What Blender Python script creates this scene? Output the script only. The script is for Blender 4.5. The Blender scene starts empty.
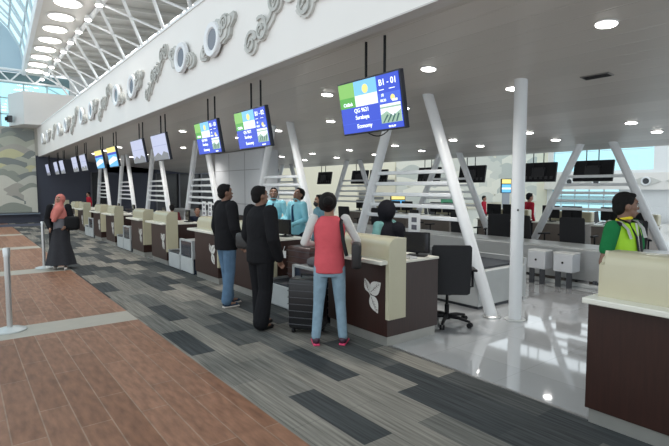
import bpy, bmesh, math, random
from mathutils import Vector, Matrix, noise
random.seed(7)
S = bpy.context.scene
COL = S.collection
PI = math.pi
def R(a): return math.radians(a)

# ------------------------------------------------------------ materials
MATS = {}
def mat(name, col, rough=.5, metal=0., var=0., vscale=8., bump=0., bscale=40., emit=None, estr=1., spec=.5, coat=0., stretch=None):
    if name in MATS: return MATS[name]
    m = bpy.data.materials.new(name); m.use_nodes = True
    nt = m.node_tree; N = nt.nodes; L = nt.links; b = N['Principled BSDF']
    b.inputs['Roughness'].default_value = rough
    b.inputs['Metallic'].default_value = metal
    b.inputs['Specular IOR Level'].default_value = spec
    b.inputs['Coat Weight'].default_value = coat
    c4 = (*col, 1)
    tc = N.new('ShaderNodeTexCoord'); mp = N.new('ShaderNodeMapping')
    L.new(tc.outputs['Object'], mp.inputs['Vector'])
    if stretch: mp.inputs['Scale'].default_value = stretch
    nz = N.new('ShaderNodeTexNoise'); nz.inputs['Scale'].default_value = vscale; nz.inputs['Detail'].default_value = 5
    L.new(mp.outputs['Vector'], nz.inputs['Vector'])
    cr = N.new('ShaderNodeMix'); cr.data_type = 'RGBA'
    cr.inputs[6].default_value = tuple(c*(1-var) for c in col)+(1,)
    cr.inputs[7].default_value = tuple(min(1, c*(1+var)) for c in col)+(1,)
    L.new(nz.outputs['Fac'], cr.inputs[0]); L.new(cr.outputs[2], b.inputs['Base Color'])
    if bump:
        n2 = N.new('ShaderNodeTexNoise'); n2.inputs['Scale'].default_value = bscale
        L.new(mp.outputs['Vector'], n2.inputs['Vector'])
        bp = N.new('ShaderNodeBump'); bp.inputs['Strength'].default_value = bump; bp.inputs['Distance'].default_value = .02
        L.new(n2.outputs['Fac'], bp.inputs['Height']); L.new(bp.outputs['Normal'], b.inputs['Normal'])
    if emit:
        b.inputs['Emission Color'].default_value = (*emit, 1); b.inputs['Emission Strength'].default_value = estr
    MATS[name] = m
    return m

def nodes_of(m): return m.node_tree.nodes, m.node_tree.links, m.node_tree.nodes['Principled BSDF']

def plank_mat(name, c1, c2, mortar, w, l, msize, rough, streak=.25, off=.5, stretch=(60, 3, 1), bands=None):
    """planks that run along world Y"""
    m = mat(name, c1, rough)
    N, L, b = nodes_of(m)
    tc = N.new('ShaderNodeTexCoord'); mp = N.new('ShaderNodeMapping'); mp.inputs['Rotation'].default_value = (0, 0, R(90))
    L.new(tc.outputs['Object'], mp.inputs['Vector'])
    bk = N.new('ShaderNodeTexBrick'); bk.offset = off; bk.offset_frequency = 2
    bk.inputs['Scale'].default_value = 1; bk.inputs['Brick Width'].default_value = l; bk.inputs['Row Height'].default_value = w
    bk.inputs['Mortar Size'].default_value = msize; bk.inputs['Mortar Smooth'].default_value = .1
    bk.inputs['Color1'].default_value = (*c1, 1); bk.inputs['Color2'].default_value = (*c2, 1); bk.inputs['Mortar'].default_value = (*mortar, 1)
    L.new(mp.outputs['Vector'], bk.inputs['Vector'])
    m2 = N.new('ShaderNodeMapping'); m2.inputs['Scale'].default_value = stretch
    L.new(tc.outputs['Object'], m2.inputs['Vector'])
    nz = N.new('ShaderNodeTexNoise'); nz.inputs['Scale'].default_value = 1; nz.inputs['Detail'].default_value = 6
    L.new(m2.outputs['Vector'], nz.inputs['Vector'])
    rp = N.new('ShaderNodeMapRange'); rp.inputs[1].default_value = .3; rp.inputs[2].default_value = .7
    rp.inputs[3].default_value = 1-streak; rp.inputs[4].default_value = 1+streak
    L.new(nz.outputs['Fac'], rp.inputs[0])
    mx = N.new('ShaderNodeMix'); mx.data_type = 'RGBA'; mx.blend_type = 'MULTIPLY'; mx.inputs[0].default_value = 1
    L.new(bk.outputs['Color'], mx.inputs[6]); L.new(rp.outputs[0], mx.inputs[7])
    L.new(mx.outputs[2], b.inputs['Base Color'])
    return m

def glass_mat():
    m = bpy.data.materials.new('window_glass'); m.use_nodes = True
    N = m.node_tree.nodes; L = m.node_tree.links
    N.remove(N['Principled BSDF']); o = N['Material Output']
    t = N.new('ShaderNodeBsdfTransparent'); t.inputs[0].default_value = (.74, .94, .98, 1)
    g = N.new('ShaderNodeBsdfGlossy'); g.inputs['Roughness'].default_value = .03
    x = N.new('ShaderNodeMixShader'); x.inputs[0].default_value = .07
    L.new(t.outputs[0], x.inputs[1]); L.new(g.outputs[0], x.inputs[2]); L.new(x.outputs[0], o.inputs['Surface'])
    return m
GLASS = glass_mat()

# ------------------------------------------------------------ mesh helpers
class MB:
    def __init__(s): s.bm = bmesh.new()
    def box(s, x0, x1, y0, y1, z0, z1, bev=0., mtx=None, seg=2):
        r = bmesh.ops.create_cube(s.bm, size=1)
        vs = r['verts']
        M = Matrix.Translation(((x0+x1)/2, (y0+y1)/2, (z0+z1)/2)) @ Matrix.Diagonal((abs(x1-x0), abs(y1-y0), abs(z1-z0), 1))
        bmesh.ops.transform(s.bm, matrix=M, verts=vs)
        if bev:
            es = list({e for v in vs for e in v.link_edges})
            q = bmesh.ops.bevel(s.bm, geom=es, offset=bev, segments=seg, affect='EDGES', profile=.5)
            vs = list({v for f in q['faces'] for v in f.verts} | {v for v in vs if v.is_valid})
        if mtx: bmesh.ops.transform(s.bm, matrix=mtx, verts=vs)
        return s
    def tube(s, pts, r, seg=10, flat=1., closed=False):
        pts = [Vector(p) for p in pts]; n = len(pts)
        rs = r if isinstance(r, (list, tuple)) else [r]*n
        rings = []; ref = None
        for i, p in enumerate(pts):
            a = pts[max(i-1, 0)]; b = pts[min(i+1, n-1)]
            if closed: a = pts[i-1]; b = pts[(i+1) % n]
            d = (b-a).normalized()
            if ref is None:
                ref = Vector((0, 0, 1)) if abs(d.z) < .9 else Vector((1, 0, 0))
            u = d.cross(ref)
            if u.length < 1e-4: u = d.orthogonal()
            u.normalize(); v = u.cross(d).normalized(); ref = v
            rings.append([s.bm.verts.new(p+(u*math.cos(2*PI*k/seg)+v*math.sin(2*PI*k/seg)*flat)*rs[i]) for k in range(seg)])
        m = n if closed else n-1
        for i in range(m):
            A = rings[i]; B = rings[(i+1) % n]
            for k in range(seg):
                s.bm.faces.new((A[k], A[(k+1) % seg], B[(k+1) % seg], B[k]))
        if not closed:
            s.bm.faces.new(rings[0][::-1]); s.bm.faces.new(rings[-1])
        return s
    def lathe(s, prof, c=(0, 0, 0), seg=24):
        c = Vector(c); rings = []
        for r, z in prof:
            rings.append([s.bm.verts.new(c+Vector((r*math.cos(2*PI*k/seg), r*math.sin(2*PI*k/seg), z))) for k in range(seg)])
        for A, B in zip(rings, rings[1:]):
            for k in range(seg): s.bm.faces.new((A[k], A[(k+1) % seg], B[(k+1) % seg], B[k]))
        s.bm.faces.new(rings[0][::-1]); s.bm.faces.new(rings[-1])
        return s
    def loft(s, secs, seg=20, mtx=None):
        """secs: (cx, cy, cz, rx, ry)"""
        rings = []
        for cx, cy, cz, rx, ry in secs:
            ring = []
            for k in range(seg):
                v = Vector((cx+rx*math.cos(2*PI*k/seg), cy+ry*math.sin(2*PI*k/seg), cz))
                ring.append(s.bm.verts.new(mtx @ v if mtx else v))
            rings.append(ring)
        for A, B in zip(rings, rings[1:]):
            for k in range(seg): s.bm.faces.new((A[k], A[(k+1) % seg], B[(k+1) % seg], B[k]))
        s.bm.faces.new(rings[0][::-1]); s.bm.faces.new(rings[-1])
        return s
    def ell(s, c, r, mtx=None, seg=16):
        q = bmesh.ops.create_uvsphere(s.bm, u_segments=seg, v_segments=max(6, seg*3//4), radius=1)
        M = Matrix.Translation(c) @ Matrix.Diagonal((*r, 1))
        if mtx: M = mtx @ M
        bmesh.ops.transform(s.bm, matrix=M, verts=q['verts'])
        return s
    def cap(s, a, b, ra, rb, seg=12):
        a = Vector(a); b = Vector(b); d = b-a; l = max(d.length, 1e-5); d.normalize()
        pts = []; rs = []
        for t in (85, 60, 30): pts.append(a-d*ra*math.sin(R(t))); rs.append(ra*math.cos(R(t)))
        pts += [a, b]; rs += [ra, rb]
        for t in (30, 60, 85): pts.append(b+d*rb*math.sin(R(t))); rs.append(rb*math.cos(R(t)))
        return s.tube(pts, rs, seg)
    def prism(s, poly, to3, depth):
        """poly: 2D outline, to3(u,v,w)->3D, extruded in w from 0 to depth"""
        A = [s.bm.verts.new(to3(u, v, 0)) for u, v in poly]; B = [s.bm.verts.new(to3(u, v, depth)) for u, v in poly]
        n = len(poly)
        s.bm.faces.new(A[::-1]); s.bm.faces.new(B)
        for i in range(n): s.bm.faces.new((A[i], A[(i+1) % n], B[(i+1) % n], B[i]))
        return s
    def quad(s, *p):
        s.bm.faces.new([s.bm.verts.new(q) for q in p]); return s
    def build(s, name, m, parent=None, smooth=False, voxel=0., sm=2):
        bmesh.ops.recalc_face_normals(s.bm, faces=s.bm.faces)
        me = bpy.data.meshes.new(name); s.bm.to_mesh(me); s.bm.free()
        o = bpy.data.objects.new(name, me)
        if voxel:
            COL.objects.link(o)
            q = o.modifiers.new('r', 'REMESH'); q.mode = 'VOXEL'; q.voxel_size = voxel; q.use_smooth_shade = True
            w = o.modifiers.new('s', 'SMOOTH'); w.iterations = sm; w.factor = .6
            bpy.context.view_layer.update()
            dg = bpy.context.evaluated_depsgraph_get()
            me2 = bpy.data.meshes.new_from_object(o.evaluated_get(dg))
            o.modifiers.clear(); o.data = me2; me2.name = name
            bpy.data.meshes.remove(me); me = me2; smooth = True
            me.materials.clear()
        else:
            COL.objects.link(o)
        me.materials.append(m)
        if smooth:
            for p in me.polygons: p.use_smooth = True
            if not voxel:
                try: me.set_sharp_from_angle(angle=R(40))
                except Exception: pass
        if parent: o.parent = parent
        return o

def tag(o, label=None, cat=None, group=None, kind=None):
    if label: o['label'] = label
    if cat: o['category'] = cat
    if group: o['group'] = group
    if kind: o['kind'] = kind
    return o
def thing(name, label, cat, loc=(0, 0, 0), rz=0, group=None):
    o = bpy.data.objects.new(name, None); COL.objects.link(o); o.empty_display_size = .1
    o.location = loc; o.rotation_euler = (0, 0, rz)
    return tag(o, label, cat, group)
def dup(o, loc=None, rz=None, label=None, group=None, parent=None):
    c = o.copy(); COL.objects.link(c)
    if parent: c.parent = parent
    if loc is not None: c.location = loc
    if rz is not None: c.rotation_euler = (0, 0, rz)
    if label: c['label'] = label
    if group: c['group'] = group
    for ch in list(o.children): dup(ch, parent=c)
    return c
def struct(name, mb, m, smooth=False):
    return tag(mb.build(name, m, None, smooth), kind='structure')
def text(name, body, size, m, parent, M, ext=.002, align='CENTER'):
    cu = bpy.data.curves.new(name, 'FONT'); cu.body = body; cu.size = size; cu.extrude = ext; cu.align_x = align; cu.align_y = 'CENTER'
    cu.resolution_u = 3
    t = bpy.data.objects.new(name, cu); COL.objects.link(t)
    bpy.context.view_layer.update()
    dg = bpy.context.evaluated_depsgraph_get()
    me = bpy.data.meshes.new_from_object(t.evaluated_get(dg)); me.transform(M)
    bpy.data.objects.remove(t)
    o = bpy.data.objects.new(name, me); COL.objects.link(o); me.materials.clear(); me.materials.append(m); o.parent = parent
    return o

WOOD = mat('dark_laminate_wood', (.030, .011, .008), .35, var=.45, vscale=3, stretch=(14, 14, 1.2))
CREAM = mat('cream_glossy_laminate', (.52, .48, .34), .25, var=.03, coat=.3)
LEDGE = mat('ledge_white', (.74, .72, .64), .3, var=.02)
STEEL = mat('brushed_steel', (.60, .61, .61), .3, .7, var=.12, vscale=5, stretch=(1, 1, 30))
STEELP = mat('pale_steel_panel', (.50, .52, .52), .35, .1, var=.1, vscale=6)
PLINTH = mat('plinth_steel', (.42, .41, .38), .35, .6, var=.1)
RUBBER = mat('black_rubber_belt', (.018, .022, .03), .5, var=.2)
BLACK = mat('black_plastic', (.008, .008, .010), .5, var=.2, spec=.25)
NAVYG = mat('dark_blue_panel', (.02, .028, .045), .15, var=.15, coat=.4)
WHITE = mat('white_paint', (.80, .81, .82), .4, var=.02)
COLW = mat('column_white', (.77, .79, .81), .35, var=.03, coat=.2)
FASC = mat('fascia_white', (.82, .79, .76), .45, var=.02, vscale=2)
ORN = mat('ornament_grey', (.48, .48, .455), .5, var=.1)
ORNP = mat('ornament_pale', (.60, .59, .56), .5, var=.06)
RINGM = mat('ring_white', (.80, .81, .83), .3, var=.02)
DARK = mat('dark_recess', (.05, .055, .065), .4, var=.2)
EMB = mat('leaf_emblem_white', (.66, .64, .60), .4, var=.04)
LAMP = mat('lamp_diffuser', (.9, .9, .9), .4, emit=(1, .97, .93), estr=9)
LAMPR = mat('lamp_rim', (.8, .8, .8), .4, var=.02)

ORD = ['first', 'second', 'third', 'fourth', 'fifth', 'sixth', 'seventh', 'eighth', 'ninth', 'tenth', 'eleventh', 'twelfth', 'thirteenth', 'fourteenth']
def nth(i): return ORD[i]
_f = Vector((math.sin(R(37.4))*math.cos(R(4.1)), math.cos(R(37.4))*math.cos(R(4.1)), -math.sin(R(4.1))))
_r = Vector((math.cos(R(37.4)), -math.sin(R(37.4)), 0)); _u = _r.cross(_f)
def in_view(p, m=6):
    d = Vector(p)-Vector((0, 0, 1.65)); z = d.dot(_f)
    if z < .1: return False
    x = 334.5+490*d.dot(_r)/z; y = 223-490*d.dot(_u)/z
    return -m < x < 669+m and -m < y < 446+m
# ------------------------------------------------------------ setting
def ceil_z(x): return 3.17-.095*(x-3.22)
YE = 27.5
brick = plank_mat('brick_brown_floor_planks', (.205, .098, .058), (.275, .142, .090), (.29, .19, .135), .20, 1.22, .005, .5, .25, .37, (22, 5, 1))
carpet = plank_mat('grey_carpet_planks', (.050, .054, .056), (.21, .205, .185), (.10, .10, .095), .25, .92, .001, .95, .38, .5, (42, 1.6, 1))
nodes_of(brick)[2].inputs['Specular IOR Level'].default_value = .22
N_, L_, b_ = nodes_of(carpet)
b_.inputs['Specular IOR Level'].default_value = .15
bk_ = [n for n in N_ if n.type == 'TEX_BRICK'][0]; bk_.inputs['Color1'].default_value = (0, 0, 0, 1); bk_.inputs['Color2'].default_value = (1, 1, 1, 1); bk_.inputs['Mortar'].default_value = (.4, .4, .4, 1)
rp_ = N_.new('ShaderNodeValToRGB'); e_ = rp_.color_ramp; e_.elements[0].color = (.052, .056, .058, 1); e_.elements[0].position = .36; e_.elements[1].color = (.215, .20, .175, 1); e_.elements[1].position = .80
q_ = e_.elements.new(.55); q_.color = (.115, .115, .108, 1)
mx_ = [n for n in N_ if n.type == 'MIX' and n.blend_type == 'MULTIPLY'][0]
L_.new(bk_.outputs['Color'], rp_.inputs[0]); L_.new(rp_.outputs['Color'], mx_.inputs[6])
bandm = mat('pale_stone_band', (.36, .33, .28), .45, var=.12, vscale=5)
tile = plank_mat('white_glossy_floor_tiles', (.40, .41, .42), (.44, .45, .46), (.34, .34, .35), .8, .8, .003, .07, .03, 0, (1, 1, 1))
N_, L_, b_ = nodes_of(tile); b_.inputs['Specular IOR Level'].default_value = .8; b_.inputs['Coat Weight'].default_value = .8; b_.inputs['Coat Roughness'].default_value = .03; b_.inputs['Coat IOR'].default_value = 1.8
YS = [(6.32, 6.86), (11.0, 11.6), (15.6, 16.2), (20.2, 20.8)]
y = -4.
for a, b in YS+[(YE, YE)]:
    struct('floor', MB().box(-5, 1.72, y, a, -.1, 0), brick)
    if b > a: struct('floor', MB().box(-5, 1.72, a, b, -.1, 0), bandm)
    y = b
struct('floor', MB().box(1.72, 3.5, -4, YE, -.1, .0), carpet)
struct('floor', MB().box(3.5, 49.2, -4, YE, -.1, 0), tile)
struct('trim_1', MB().box(3.49, 3.52, -4, 27, -.02, .004), mat('edge_strip', (.3, .3, .3), .35, .8))

# ceiling of the check-in island, linear panels along Y, falling gently inward
cm = mat('grey_linear_ceiling', (.43, .405, .38), .36, .1)
N, L, b = nodes_of(cm)
tc = N.new('ShaderNodeTexCoord'); sx = N.new('ShaderNodeSeparateXYZ'); L.new(tc.outputs['Object'], sx.inputs[0])
mt = N.new('ShaderNodeMath'); mt.operation = 'PINGPONG'; mt.inputs[1].default_value = .14; L.new(sx.outputs['X'], mt.inputs[0])
mr = N.new('ShaderNodeMapRange'); mr.inputs[1].default_value = 0; mr.inputs[2].default_value = .012; L.new(mt.outputs[0], mr.inputs[0])
bp = N.new('ShaderNodeBump'); bp.inputs['Strength'].default_value = .6; bp.inputs['Distance'].default_value = .01
L.new(mr.outputs[0], bp.inputs['Height']); L.new(bp.outputs['Normal'], b.inputs['Normal'])
mf = N.new('ShaderNodeMath'); mf.operation = 'MULTIPLY'; mf.inputs[1].default_value = 1/.56; L.new(sx.outputs['X'], mf.inputs[0])
fl = N.new('ShaderNodeMath'); fl.operation = 'FLOOR'; L.new(mf.outputs[0], fl.inputs[0])
wn = N.new('ShaderNodeTexWhiteNoise'); wn.noise_dimensions = '1D'; L.new(fl.outputs[0], wn.inputs['W'])
mx = N.new('ShaderNodeMix'); mx.data_type = 'RGBA'; mx.inputs[6].default_value = (.47, .435, .40, 1); mx.inputs[7].default_value = (.58, .54, .50, 1)
L.new(wn.outputs['Value'], mx.inputs[0]); L.new(mx.outputs[2], b.inputs['Base Color'])
c = MB()
def pr(u, v, w): return Vector((u, -4+w, v))
c.prism([(3.22, ceil_z(3.22)), (10.7, ceil_z(10.7)), (10.7, ceil_z(10.7)+.12), (3.22, ceil_z(3.22)+.12)], pr, YE+4)
struct('ceiling', c, cm)
struct('wall_front', MB().box(3.1, 3.22, -4, YE, 3.15, 4.5), FASC)      # the white fascia
struct('trim_2', MB().box(3.08, 3.24, -4, YE, 4.5, 4.54), WHITE)
struct('wall_inner', MB().box(10.7, 10.85, -4, YE, 2.46, 4.5), FASC)
struct('trim_3', MB().box(3.09, 3.24, -4, YE, 3.135, 3.15), mat('fascia_edge', (.55, .52, .5), .4))

# end wall
navy = mat('navy_wall', (.058, .064, .092), .5, var=.1, vscale=1.2)
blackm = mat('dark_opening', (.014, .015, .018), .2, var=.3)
struct('wall_back', MB().box(2.98, 5.35, YE, YE+.2, 0, 3.2).box(6.1, 8.6, YE, YE+.2, 0, 3.2).box(12.9, 16.5, YE, YE+.2, 0, 3.2).box(5.35, 12.9, YE, YE+.2, 2.45, 3.2), navy)
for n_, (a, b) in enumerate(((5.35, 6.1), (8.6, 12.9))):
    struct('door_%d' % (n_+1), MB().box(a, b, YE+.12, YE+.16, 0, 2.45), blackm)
struct('trim_4', MB().box(8.6, 8.68, YE-.05, YE+.1, 0, 2.45).box(9.9, 9.97, YE-.05, YE+.1, 0, 2.45).box(11.2, 11.27, YE-.05, YE+.1, 0, 2.45).box(5.35, 5.41, YE-.05, YE+.1, 0, 2.45).box(12.84, 12.9, YE-.05, YE+.1, 0, 2.45), mat('frame_grey', (.12, .12, .13), .4, .5))
struct('baseboard_back', MB().box(-5, 3, YE-.1, YE, 0, .42), navy)
struct('trim_5', MB().box(-5, 3.05, YE-.32, YE-.1, .40, .46), mat('rail_grey', (.22, .27, .33), .4, .4))

# hill mural on the left of the end wall : overlapping scalloped relief panels
base = struct('wall_back', MB().box(-5, 2.98, YE, YE+.25, .42, 4.5).box(2.98, 3.15, YE, YE+.25, 3.2, 4.5), mat('mural_ground', (.50, .49, .44), .6, var=.05))
hillc = [(.52, .52, .46), (.29, .31, .27), (.42, .43, .36), (.60, .59, .52), (.54, .52, .32), (.22, .24, .23), (.40, .38, .34)]
def hill_panels(x0, x1, z0, z1, yb, cols, pfx, wmin, wmax, hmin, hmax, rows, cnt):
    ms = [mat('%s_%d' % (pfx, i), c_, .6, var=.04) for i, c_ in enumerate(cols)]
    lst = [MB() for _ in ms]
    for r_ in range(rows):
        zc = z1-(z1-z0)*(r_+.35)/rows
        x = x0-random.random()*wmin
        while x < x1:
            w = random.uniform(wmin, wmax); h = random.uniform(hmin, hmax)
            zb = max(z0, zc-h*1.0)
            pts = []
            n = 14
            xa = max(x0, x); xb = min(x1, x+w)
            if xb-xa > .15:
                for i in range(n+1):
                    t = i/n; xx = xa+(xb-xa)*t
                    tt = (xx-x)/w
                    zt = zc+h*.75*max(0,math.sin(PI*tt))**1.3+.04*h*math.sin(9*tt+r_)
                    pts.append((xx, min(zt, z1)))
                pts += [(xb, zb), (xa, zb)]
                k = random.randrange(len(ms))
                d = .02+.014*r_+random.random()*.006
                yield MB().prism(pts, lambda u, v, w_, d=d: Vector((u, yb-.003-w_, v)), d).build('relief_panel', ms[k])
            x += w*random.uniform(.45, .8)
mur = thing('hill_relief_mural', 'large grey green relief mural of overlapping hills on the left end wall', 'mural', (0, YE, .42))
for o in hill_panels(-4.9, 2.97, .5, 4.45, YE, hillc, 'hill', .7, 1.7, .28, .48, 13, 0):
    o.parent = mur; o.matrix_parent_inverse = Matrix.Translation((0, -YE, -.42))

# white bulkhead box above the mural, windows and truss behind
struct('wall_left', MB().prism([(2.45, 26), (4.9, 26), (4.9, YE), (1.98, YE), (2.02, 27.2)], lambda u, v, w: Vector((u, v, 4.5+w)), 1.45), mat('bulkhead_white', (.62, .61, .6), .5, var=.02))
cam_t = thing('security_speaker', 'small dark box on the edge of the white bulkhead above the mural', 'speaker', (1.97, 26.85, 4.62))
MB().box(-.12, .1, -.12, .06, 0, .3, .02).build('housing', DARK, cam_t)
MB().box(-.2, -.08, -.3, -.1, .05, .2, .02).build('horn', BLACK, cam_t)
tealm = mat('teal_band', (.16, .24, .25), .5, var=.1)
struct('wall_back', MB().box(-5, 4.9, YE+.6, YE+.7, 6.62, 7.1), tealm)
struct('wall_back', MB().box(-5, -2.2, YE+.2, YE+.3, 4.5, 6.6).box(4.6, 9, YE+.2, YE+.3, 4.5, 7.4), WHITE)
wn1 = struct('window_1', MB().box(-2.2, 4.6, YE+.32, YE+.34, 4.5, 6.6), GLASS)
f = MB()
for i in range(8): f.box(-2.2+i*.97-.03, -2.2+i*.97+.03, YE+.25, YE+.33, 4.5, 6.6)
for z in (5.1, 5.85, 6.57): f.box(-2.2, 4.6, YE+.25, YE+.33, z-.025, z+.025)
struct('trim_6', f, mat('mullion', (.35, .5, .53), .4))
tr = thing('end_truss', 'white tubular triangulated truss across the end windows', 'truss', (0, YE+.1, 6.6))
MB().tube([(-5, 0, 0), (4.2, 0, 0)], .045, 8).build('lower_chord', WHITE, tr, True)
MB().tube([(-5, 0, .55), (4.2, 0, .55)], .06, 8).build('upper_chord', WHITE, tr, True)
for i in range(18):
    MB().tube([(-4.9+i*.5, 0, .55*(i % 2)), (-4.4+i*.5, 0, .55*((i+1) % 2))], .035, 8).build('diagonal', WHITE, tr, True)

# high hall roof : soffit with round lamps, lamp chord, lattice struts, panelled roof
sof = mat('soffit_cream', (.70, .67, .62), .3, var=.03)
def xl(y): return 1.26+.0525*y
struct('ceiling', MB().prism([(xl(-2), -2), (3.45, -2), (3.45, YE+.3), (xl(YE+.3), YE+.3)], lambda u, v, w: Vector((u, v, 7.02+w)), .08), sof)
tagg = 'round downlights in the high cream soffit'
l0 = thing('high_downlight', 'bright round downlight in a line along the high cream soffit', 'ceiling light', (0, 0, 7.0), 0, tagg)
MB().lathe([(.38, .03), (.41, .0), (.38, -.02), (.35, -.02)], seg=20).build('rim', LAMPR, l0, True)
MB().lathe([(.35, -.022), (.35, -.03)], seg=20).build('diffuser', mat('lamp_high', (.9, .9, .9), emit=(1, .95, .86), estr=4.5), l0)
ys = [14.85, 16.3, 17.75, 19.2, 20.7, 22.15, 23.6, 25.1, 26.5]
for i, yy in enumerate(ys):
    o = l0 if i == 0 else dup(l0)
    o['label'] = 'bright round downlight in the high cream soffit, %s from the nearest end' % nth(i)
    o.location = (2.35+.024*yy, yy, 7.0)
ch = thing('lamp_rail', 'white steel lighting tube running along the edge of the high soffit', 'rail', (3.5, 0, 6.95))
MB().tube([(0, -2, 0), (0, 27.5, 0)], .07, 10).build('tube', WHITE, ch, True)
l1 = thing('spot_lamp', 'small round spot lamp fixed along the high white lighting tube', 'lamp', (0, 0, 0), 0, 'spot lamps along the high lighting tube')
MB().lathe([(.05, .1), (.09, .05), (.1, -.03)], seg=12).build('housing', WHITE, l1, True)
MB().ell((0, 0, -.04), (.1, .1, .04), seg=12).build('bulb', mat('lamp_spot', (.9, .9, .9), emit=(1, .97, .93), estr=12), l1, True)
for i in range(9):
    o = l1 if i == 0 else dup(l1)
    o['label'] = 'small round spot lamp on the high white lighting tube, %s from the nearest end' % nth(i)
    o.location = (3.38, 15.4+1.5*i, 6.84)
# roof lattice
lat = thing('roof_lattice', 'white tubular lattice truss between the high soffit and the white fascia', 'truss', (3.5, 0, 6.9))
MB().tube([(1.15, 2, -1.02), (1.15, 27.4, -1.02)], .06, 8).build('lower_chord', WHITE, lat, True)
for i in range(13):
    yy = 2.2+i*1.95
    MB().tube([(0, yy, 0), (1.15, yy+1.75, -1.02)], .05, 8).build('strut', WHITE, lat, True)
    MB().tube([(1.15, yy+1.75, -1.02), (0.02, yy+3.6, 0)], .035, 8).build('brace', WHITE, lat, True)
    MB().tube([(1.15, yy+1.75, -1.02), (2.6, yy+3.3, 0.1)], .04, 8).build('brace', WHITE, lat, True)
rm = mat('roof_panel_grey', (.50, .49, .46), .5, var=.06)
struct('ceiling', MB().prism([(3.45, 7.1), (9.0, 7.45), (9.0, 7.5), (3.45, 7.15)], lambda u, v, w: Vector((u, w, v)), YE+.2), rm)
rb = MB()
for i in range(28): rb.prism([(3.5, 7.0), (9.0, 7.35), (9.0, 7.45), (3.5, 7.1)], lambda u, v, w, i=i: Vector((u, i+w, v)), .08)
struct('trim_7', rb, mat('roof_rib', (.58, .57, .54), .5))
cl = MB()
for i in range(16): cl.box(4.75, 4.8, 12+i*.95, 12.6+i*.95, 5.95, 6.15)
struct('window_2', cl, mat('clerestory_glow', (.8, .8, .8), emit=(.9, .97, 1), estr=3.))
struct('wall_right', MB().box(4.8, 4.9, -2, YE, 4.5, 6.2), WHITE)
# glazed vault left of the soffit
vt = MB(); vg = MB()
def vp(a): return (1.9-4.2*(1-math.cos(R(a))), 7.35+4.2*math.sin(R(a))*.8)
AN = list(range(0, 91, 15))
for i in range(15):
    yy = 1+i*1.9
    pts = [(vp(a)[0]+xl(yy)-1.9, yy, vp(a)[1]) for a in AN]
    vt.tube(pts, .05, 6)
    pts2 = [(vp(a)[0]+xl(yy+1.9*k/6)-1.9, yy+1.9*k/6, vp(a)[1]) for k, a in enumerate(AN)]
    vt.tube(pts2, .035, 6)
for a in AN: vt.tube([(vp(a)[0]+xl(-1)-1.9, -1, vp(a)[1]), (vp(a)[0]+xl(YE)-1.9, YE, vp(a)[1])], .04, 6)
struct('trim_8', vt, mat('vault_rib', (.55, .62, .66), .4), True)
for a, b in zip(AN, AN[1:]):
    p, q = vp(a), vp(b)
    d1 = xl(-1)-1.9; d2 = xl(YE+.5)-1.9; vg.quad((p[0]+d1, -1, p[1]), (q[0]+d1, -1, q[1]), (q[0]+d2, YE+.5, q[1]), (p[0]+d2, YE+.5, p[1]))
struct('window_3', vg, GLASS)
struct('trim_9', MB().prism([(xl(-2)-.12, -2), (xl(-2)+.02, -2), (xl(YE+.3)+.02, YE+.3), (xl(YE+.3)-.12, YE+.3)], lambda u, v, w: Vector((u, v, 6.98+w)), .4), WHITE)
struct('wall_back', MB().prism([(2.75, 7.1), (2.75, 7.4)]+[(vp(a)[0]+.8, vp(a)[1]) for a in AN]+[(-5, 10.7), (-5, 7.1)], lambda u, v, w: Vector((u, YE+.4+w, v)), .1), mat('vault_end', (.45, .55, .62), .5))

# big white clad pier
def rbox(x0, x1, y0, y1, z0, z1, r):
    p = []
    for cx, cy, a0 in ((x1-r, y1-r, 0), (x0+r, y1-r, 90), (x0+r, y0+r, 180), (x1-r, y0+r, 270)):
        for k in range(6): p.append((cx+r*math.cos(R(a0+k*18)), cy+r*math.sin(R(a0+k*18))))
    return MB().prism(p, lambda u, v, w: Vector((u, v, z0+w)), z1-z0)
cp = mat('cladding_grey_white', (.60, .62, .65), .3, .15, var=.03)
pier = thing('clad_pier', 'wide pale metal clad pier rising behind the two men in black', 'pillar', (7.0, 12.6, 0))
b1 = rbox(0, .6, 0, 3.4, 0, 2.79, .15).build('cladding', cp, pier, True)
jm = MB()
for yy in (1.1, 2.2): jm.box(-.004, .01, yy-.012, yy+.012, 0, 2.75)
for zz in (1.15, 2.2): jm.box(-.004, .01, .15, 3.25, zz-.01, zz+.01)
jm.build('joint', mat('joint_grey', (.3, .31, .33), .5), pier)

# far side of the hall : pale mural wall, far glazed facade
creamw = mat('pale_cream_wall', (.80, .74, .58), .6, var=.02)
struct('wall_back', MB().box(16.5, 49.2, YE, YE+.2, 0, 9), creamw)
mur2 = thing('cloud_relief_mural', 'pale cream and grey relief mural of clouds on the far right end wall', 'mural', (27, YE, 0))
for o in hill_panels(27, 47, .3, 6, YE, [(.74, .71, .61), (.50, .51, .46), (.80, .76, .65), (.62, .61, .54)], 'cloud', 2.2, 4.4, .4, .8, 8, 0):
    o.parent = mur2; o.matrix_parent_inverse = Matrix.Translation((-27, -YE, 0))
XF = 49.2
struct('wall_far', MB().box(XF, XF+.3, -10, YE, 2.9, 3.3).box(XF, XF+.3, -10, 17.6, 0, 2.9).box(XF, XF+.3, 26.9, YE, 0, 9).box(XF, XF+.3, -10, 17.6, 3.3, 9).box(XF, XF+.3, 17.6, 26.9, 7, 9).box(XF, XF+.3, 25.9, 26.9, 1.45, 2.9).box(XF, XF+.3, 17.6, 20.3, 0, 2.9).box(XF, XF+.3, 20.3, 25.9, 1.5, 2.9), WHITE)
struct('window_4', MB().box(XF+.1, XF+.12, 17.6, 26.9, 3.3, 7), GLASS)
struct('window_5', MB().box(XF+.1, XF+.12, 20.3, 26.9, 0, 1.5), GLASS)
f = MB()
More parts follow.
